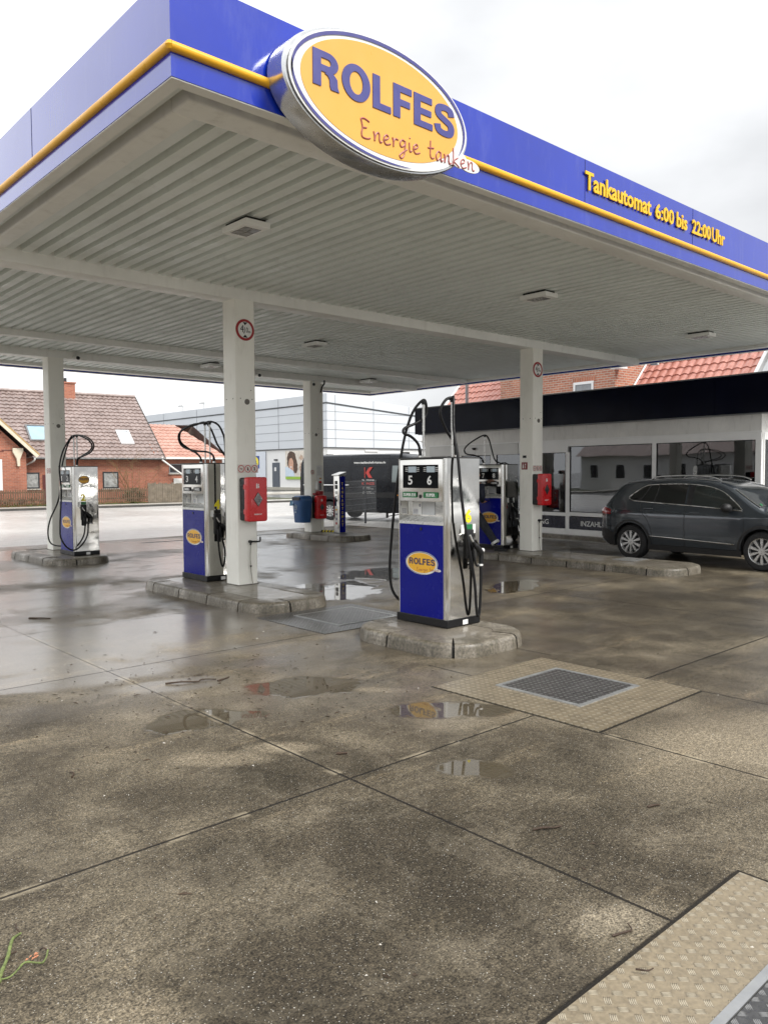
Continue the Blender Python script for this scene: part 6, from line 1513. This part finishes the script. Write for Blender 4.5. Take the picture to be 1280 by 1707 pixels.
# ------------------------------------------------------------------ twigs and leaf litter on the slabs
BARK = paint('twig_bark', (.050,.030,.018), .8, 0, .4, 60)
MOSS = paint('mossy_twig_green', (.15,.19,.06), .85, 0, .6, 60, dirt_or_sheen=(.05,.04,.025), dirt_or_sheen_amt=.9)
t = thing('mossy_twig', 'forked bright green mossy twig at the lower left of the slabs', 'twig', (.88, 3.0, 0))
b = MB()
main = crom([(.795,2.90,.010),(.81,2.935,.012),(.86,3.02,.016),(.885,3.075,.018),(.915,3.135,.014),(.950,3.155,.012)], 6)
b.tube(main, [.0075-.00008*i+rng.uniform(-.0018,.0018) for i in range(len(main))], 8)
s2 = crom([(.80,2.915,.010),(.83,2.905,.010),(.862,2.922,.012),(.897,2.946,.016),(.93,2.922,.012),(.948,2.912,.010),(.968,2.932,.012),(.985,2.965,.016)], 6)
b.tube(s2, [.0036+rng.uniform(-.001,.001) for _ in s2], 7)
b.build('stem', MOSS, t, world=True, smooth=60)
for q in ([(.950,3.155,.012),(.945,3.19,.016),(.955,3.235,.012)], [(.80,3.02,.006),(.86,3.035,.014),(.90,3.05,.008)], [(.78,3.0,.004),(.80,2.99,.01),(.815,2.975,.004)], [(.985,2.965,.016),(.975,2.985,.02),(.968,3.0,.008)]):
    b = MB(); b.tube(crom(q, 5), .0028, 6); b.build('side_shoot', BARK, t, world=True, smooth=60)
b = MB()
for k in range(10): a = rng.uniform(0,6.28); r_ = rng.uniform(.006,.024); b.add([(.935+r_*math.cos(a)-.006, 2.968+r_*math.sin(a), .004+rng.uniform(0,.006)), (.935+r_*math.cos(a)+.008, 2.968+r_*math.sin(a)+.004, .006+rng.uniform(0,.008)), (.935+r_*math.cos(a)+.002, 2.968+r_*math.sin(a)+.012, .008)], [(0,1,2)])
tag(b.build('dry_leaf', paint('orange_leaf', (.50,.20,.10), .6, 0, .2, 40), None), 'small crumpled orange leaf beside the mossy twig', 'leaf')
def twiglet(pts, r_, label):
    b = MB(); q = crom(pts, 5); b.tube(q, [r_*(1-.5*i/len(q))*rng.uniform(.85,1.15) for i in range(len(q))], 6)
    tag(b.build('twig', BARK, None, smooth=60), label, 'twig', 'dark broken twigs scattered on the slabs')
twiglet([(1.70,4.62,.006),(1.725,4.66,.012),(1.72,4.71,.006)], .006, 'short dark twig lying alone on the left slab')
twiglet([(3.07,6.16,.006),(3.18,6.09,.014),(3.30,6.03,.006),(3.36,6.05,.012),(3.46,5.99,.006)], .008, 'long bent dark twig left of the oval puddle')
twiglet([(3.44,5.93,.006),(3.52,5.93,.014),(3.58,5.98,.006)], .009, 'stubby dark twig just left of the oval puddle')
twiglet([(3.13,2.36,.005),(3.17,2.33,.012),(3.22,2.30,.008),(3.27,2.29,.005)], .007, 'dark brown twig on the slab between the joint crossing and the corner hatch')
twiglet([(3.79,2.11,.005),(3.83,2.09,.01),(3.86,2.08,.005)], .007, 'dark twig near the right edge behind the corner hatch')
twiglet([(2.62,1.60,.005),(2.67,1.575,.012),(2.71,1.57,.006),(2.73,1.60,.012)], .005, 'forked twig just left of the corner hatch')
twiglet([(3.08,3.86,.006),(3.115,3.83,.009),(3.14,3.82,.006)], .010, 'stub of dark wood just behind the joint crossing')
twiglet([(3.26,10.15,.006),(3.36,10.02,.012),(3.45,9.95,.006)], .012, 'dark twig on the far left wet slab')
twiglet([(2.48,1.42,.022),(2.50,1.385,.024),(2.53,1.38,.022)], .004, 'tiny twig lying on the chequer plate of the corner hatch')
b = MB()
def flake(x, y, s):
    a = rng.uniform(0, 6.28); L = s*rng.uniform(.8,3.6); d = Vector((math.cos(a), math.sin(a), 0)); n = Vector((-d.y, d.x, 0)); p = Vector((x, y, .003))
    b.add([p-d*L, p+n*s*.5+Vector((0,0,rng.uniform(.002,.008))), p+d*L, p-n*s*.5+Vector((0,0,.001))], [(0,1,2,3)])
for _ in range(520):
    k = rng.random()
    if k < .6: x, y = 3.3+rng.gauss(0,.75), 5.9+rng.gauss(0,.7)
    elif k < .8: x, y = 3.6+rng.gauss(0,.7), 4.6+rng.gauss(0,.5)
    else: x, y = rng.uniform(.6,7.5), rng.uniform(1.6,12)
    if 5.1 < x < 7.3 and y > 4.8: continue
    flake(x, y, rng.choice((.004,.005,.006,.008,.011)))
tag(b.build('leaf_litter', paint('litter_brown', (.055,.035,.02), .8, 0, .5, 30), None), kind='stuff')
b = MB()
for _ in range(160): x, y = rng.uniform(.5,6.5), rng.uniform(1.2,7.5); flake(x, y, rng.uniform(.002,.0045))
tag(b.build('grit', paint('pale_grit', (.55,.52,.46), .7, 0, .2, 30), None), kind='stuff')
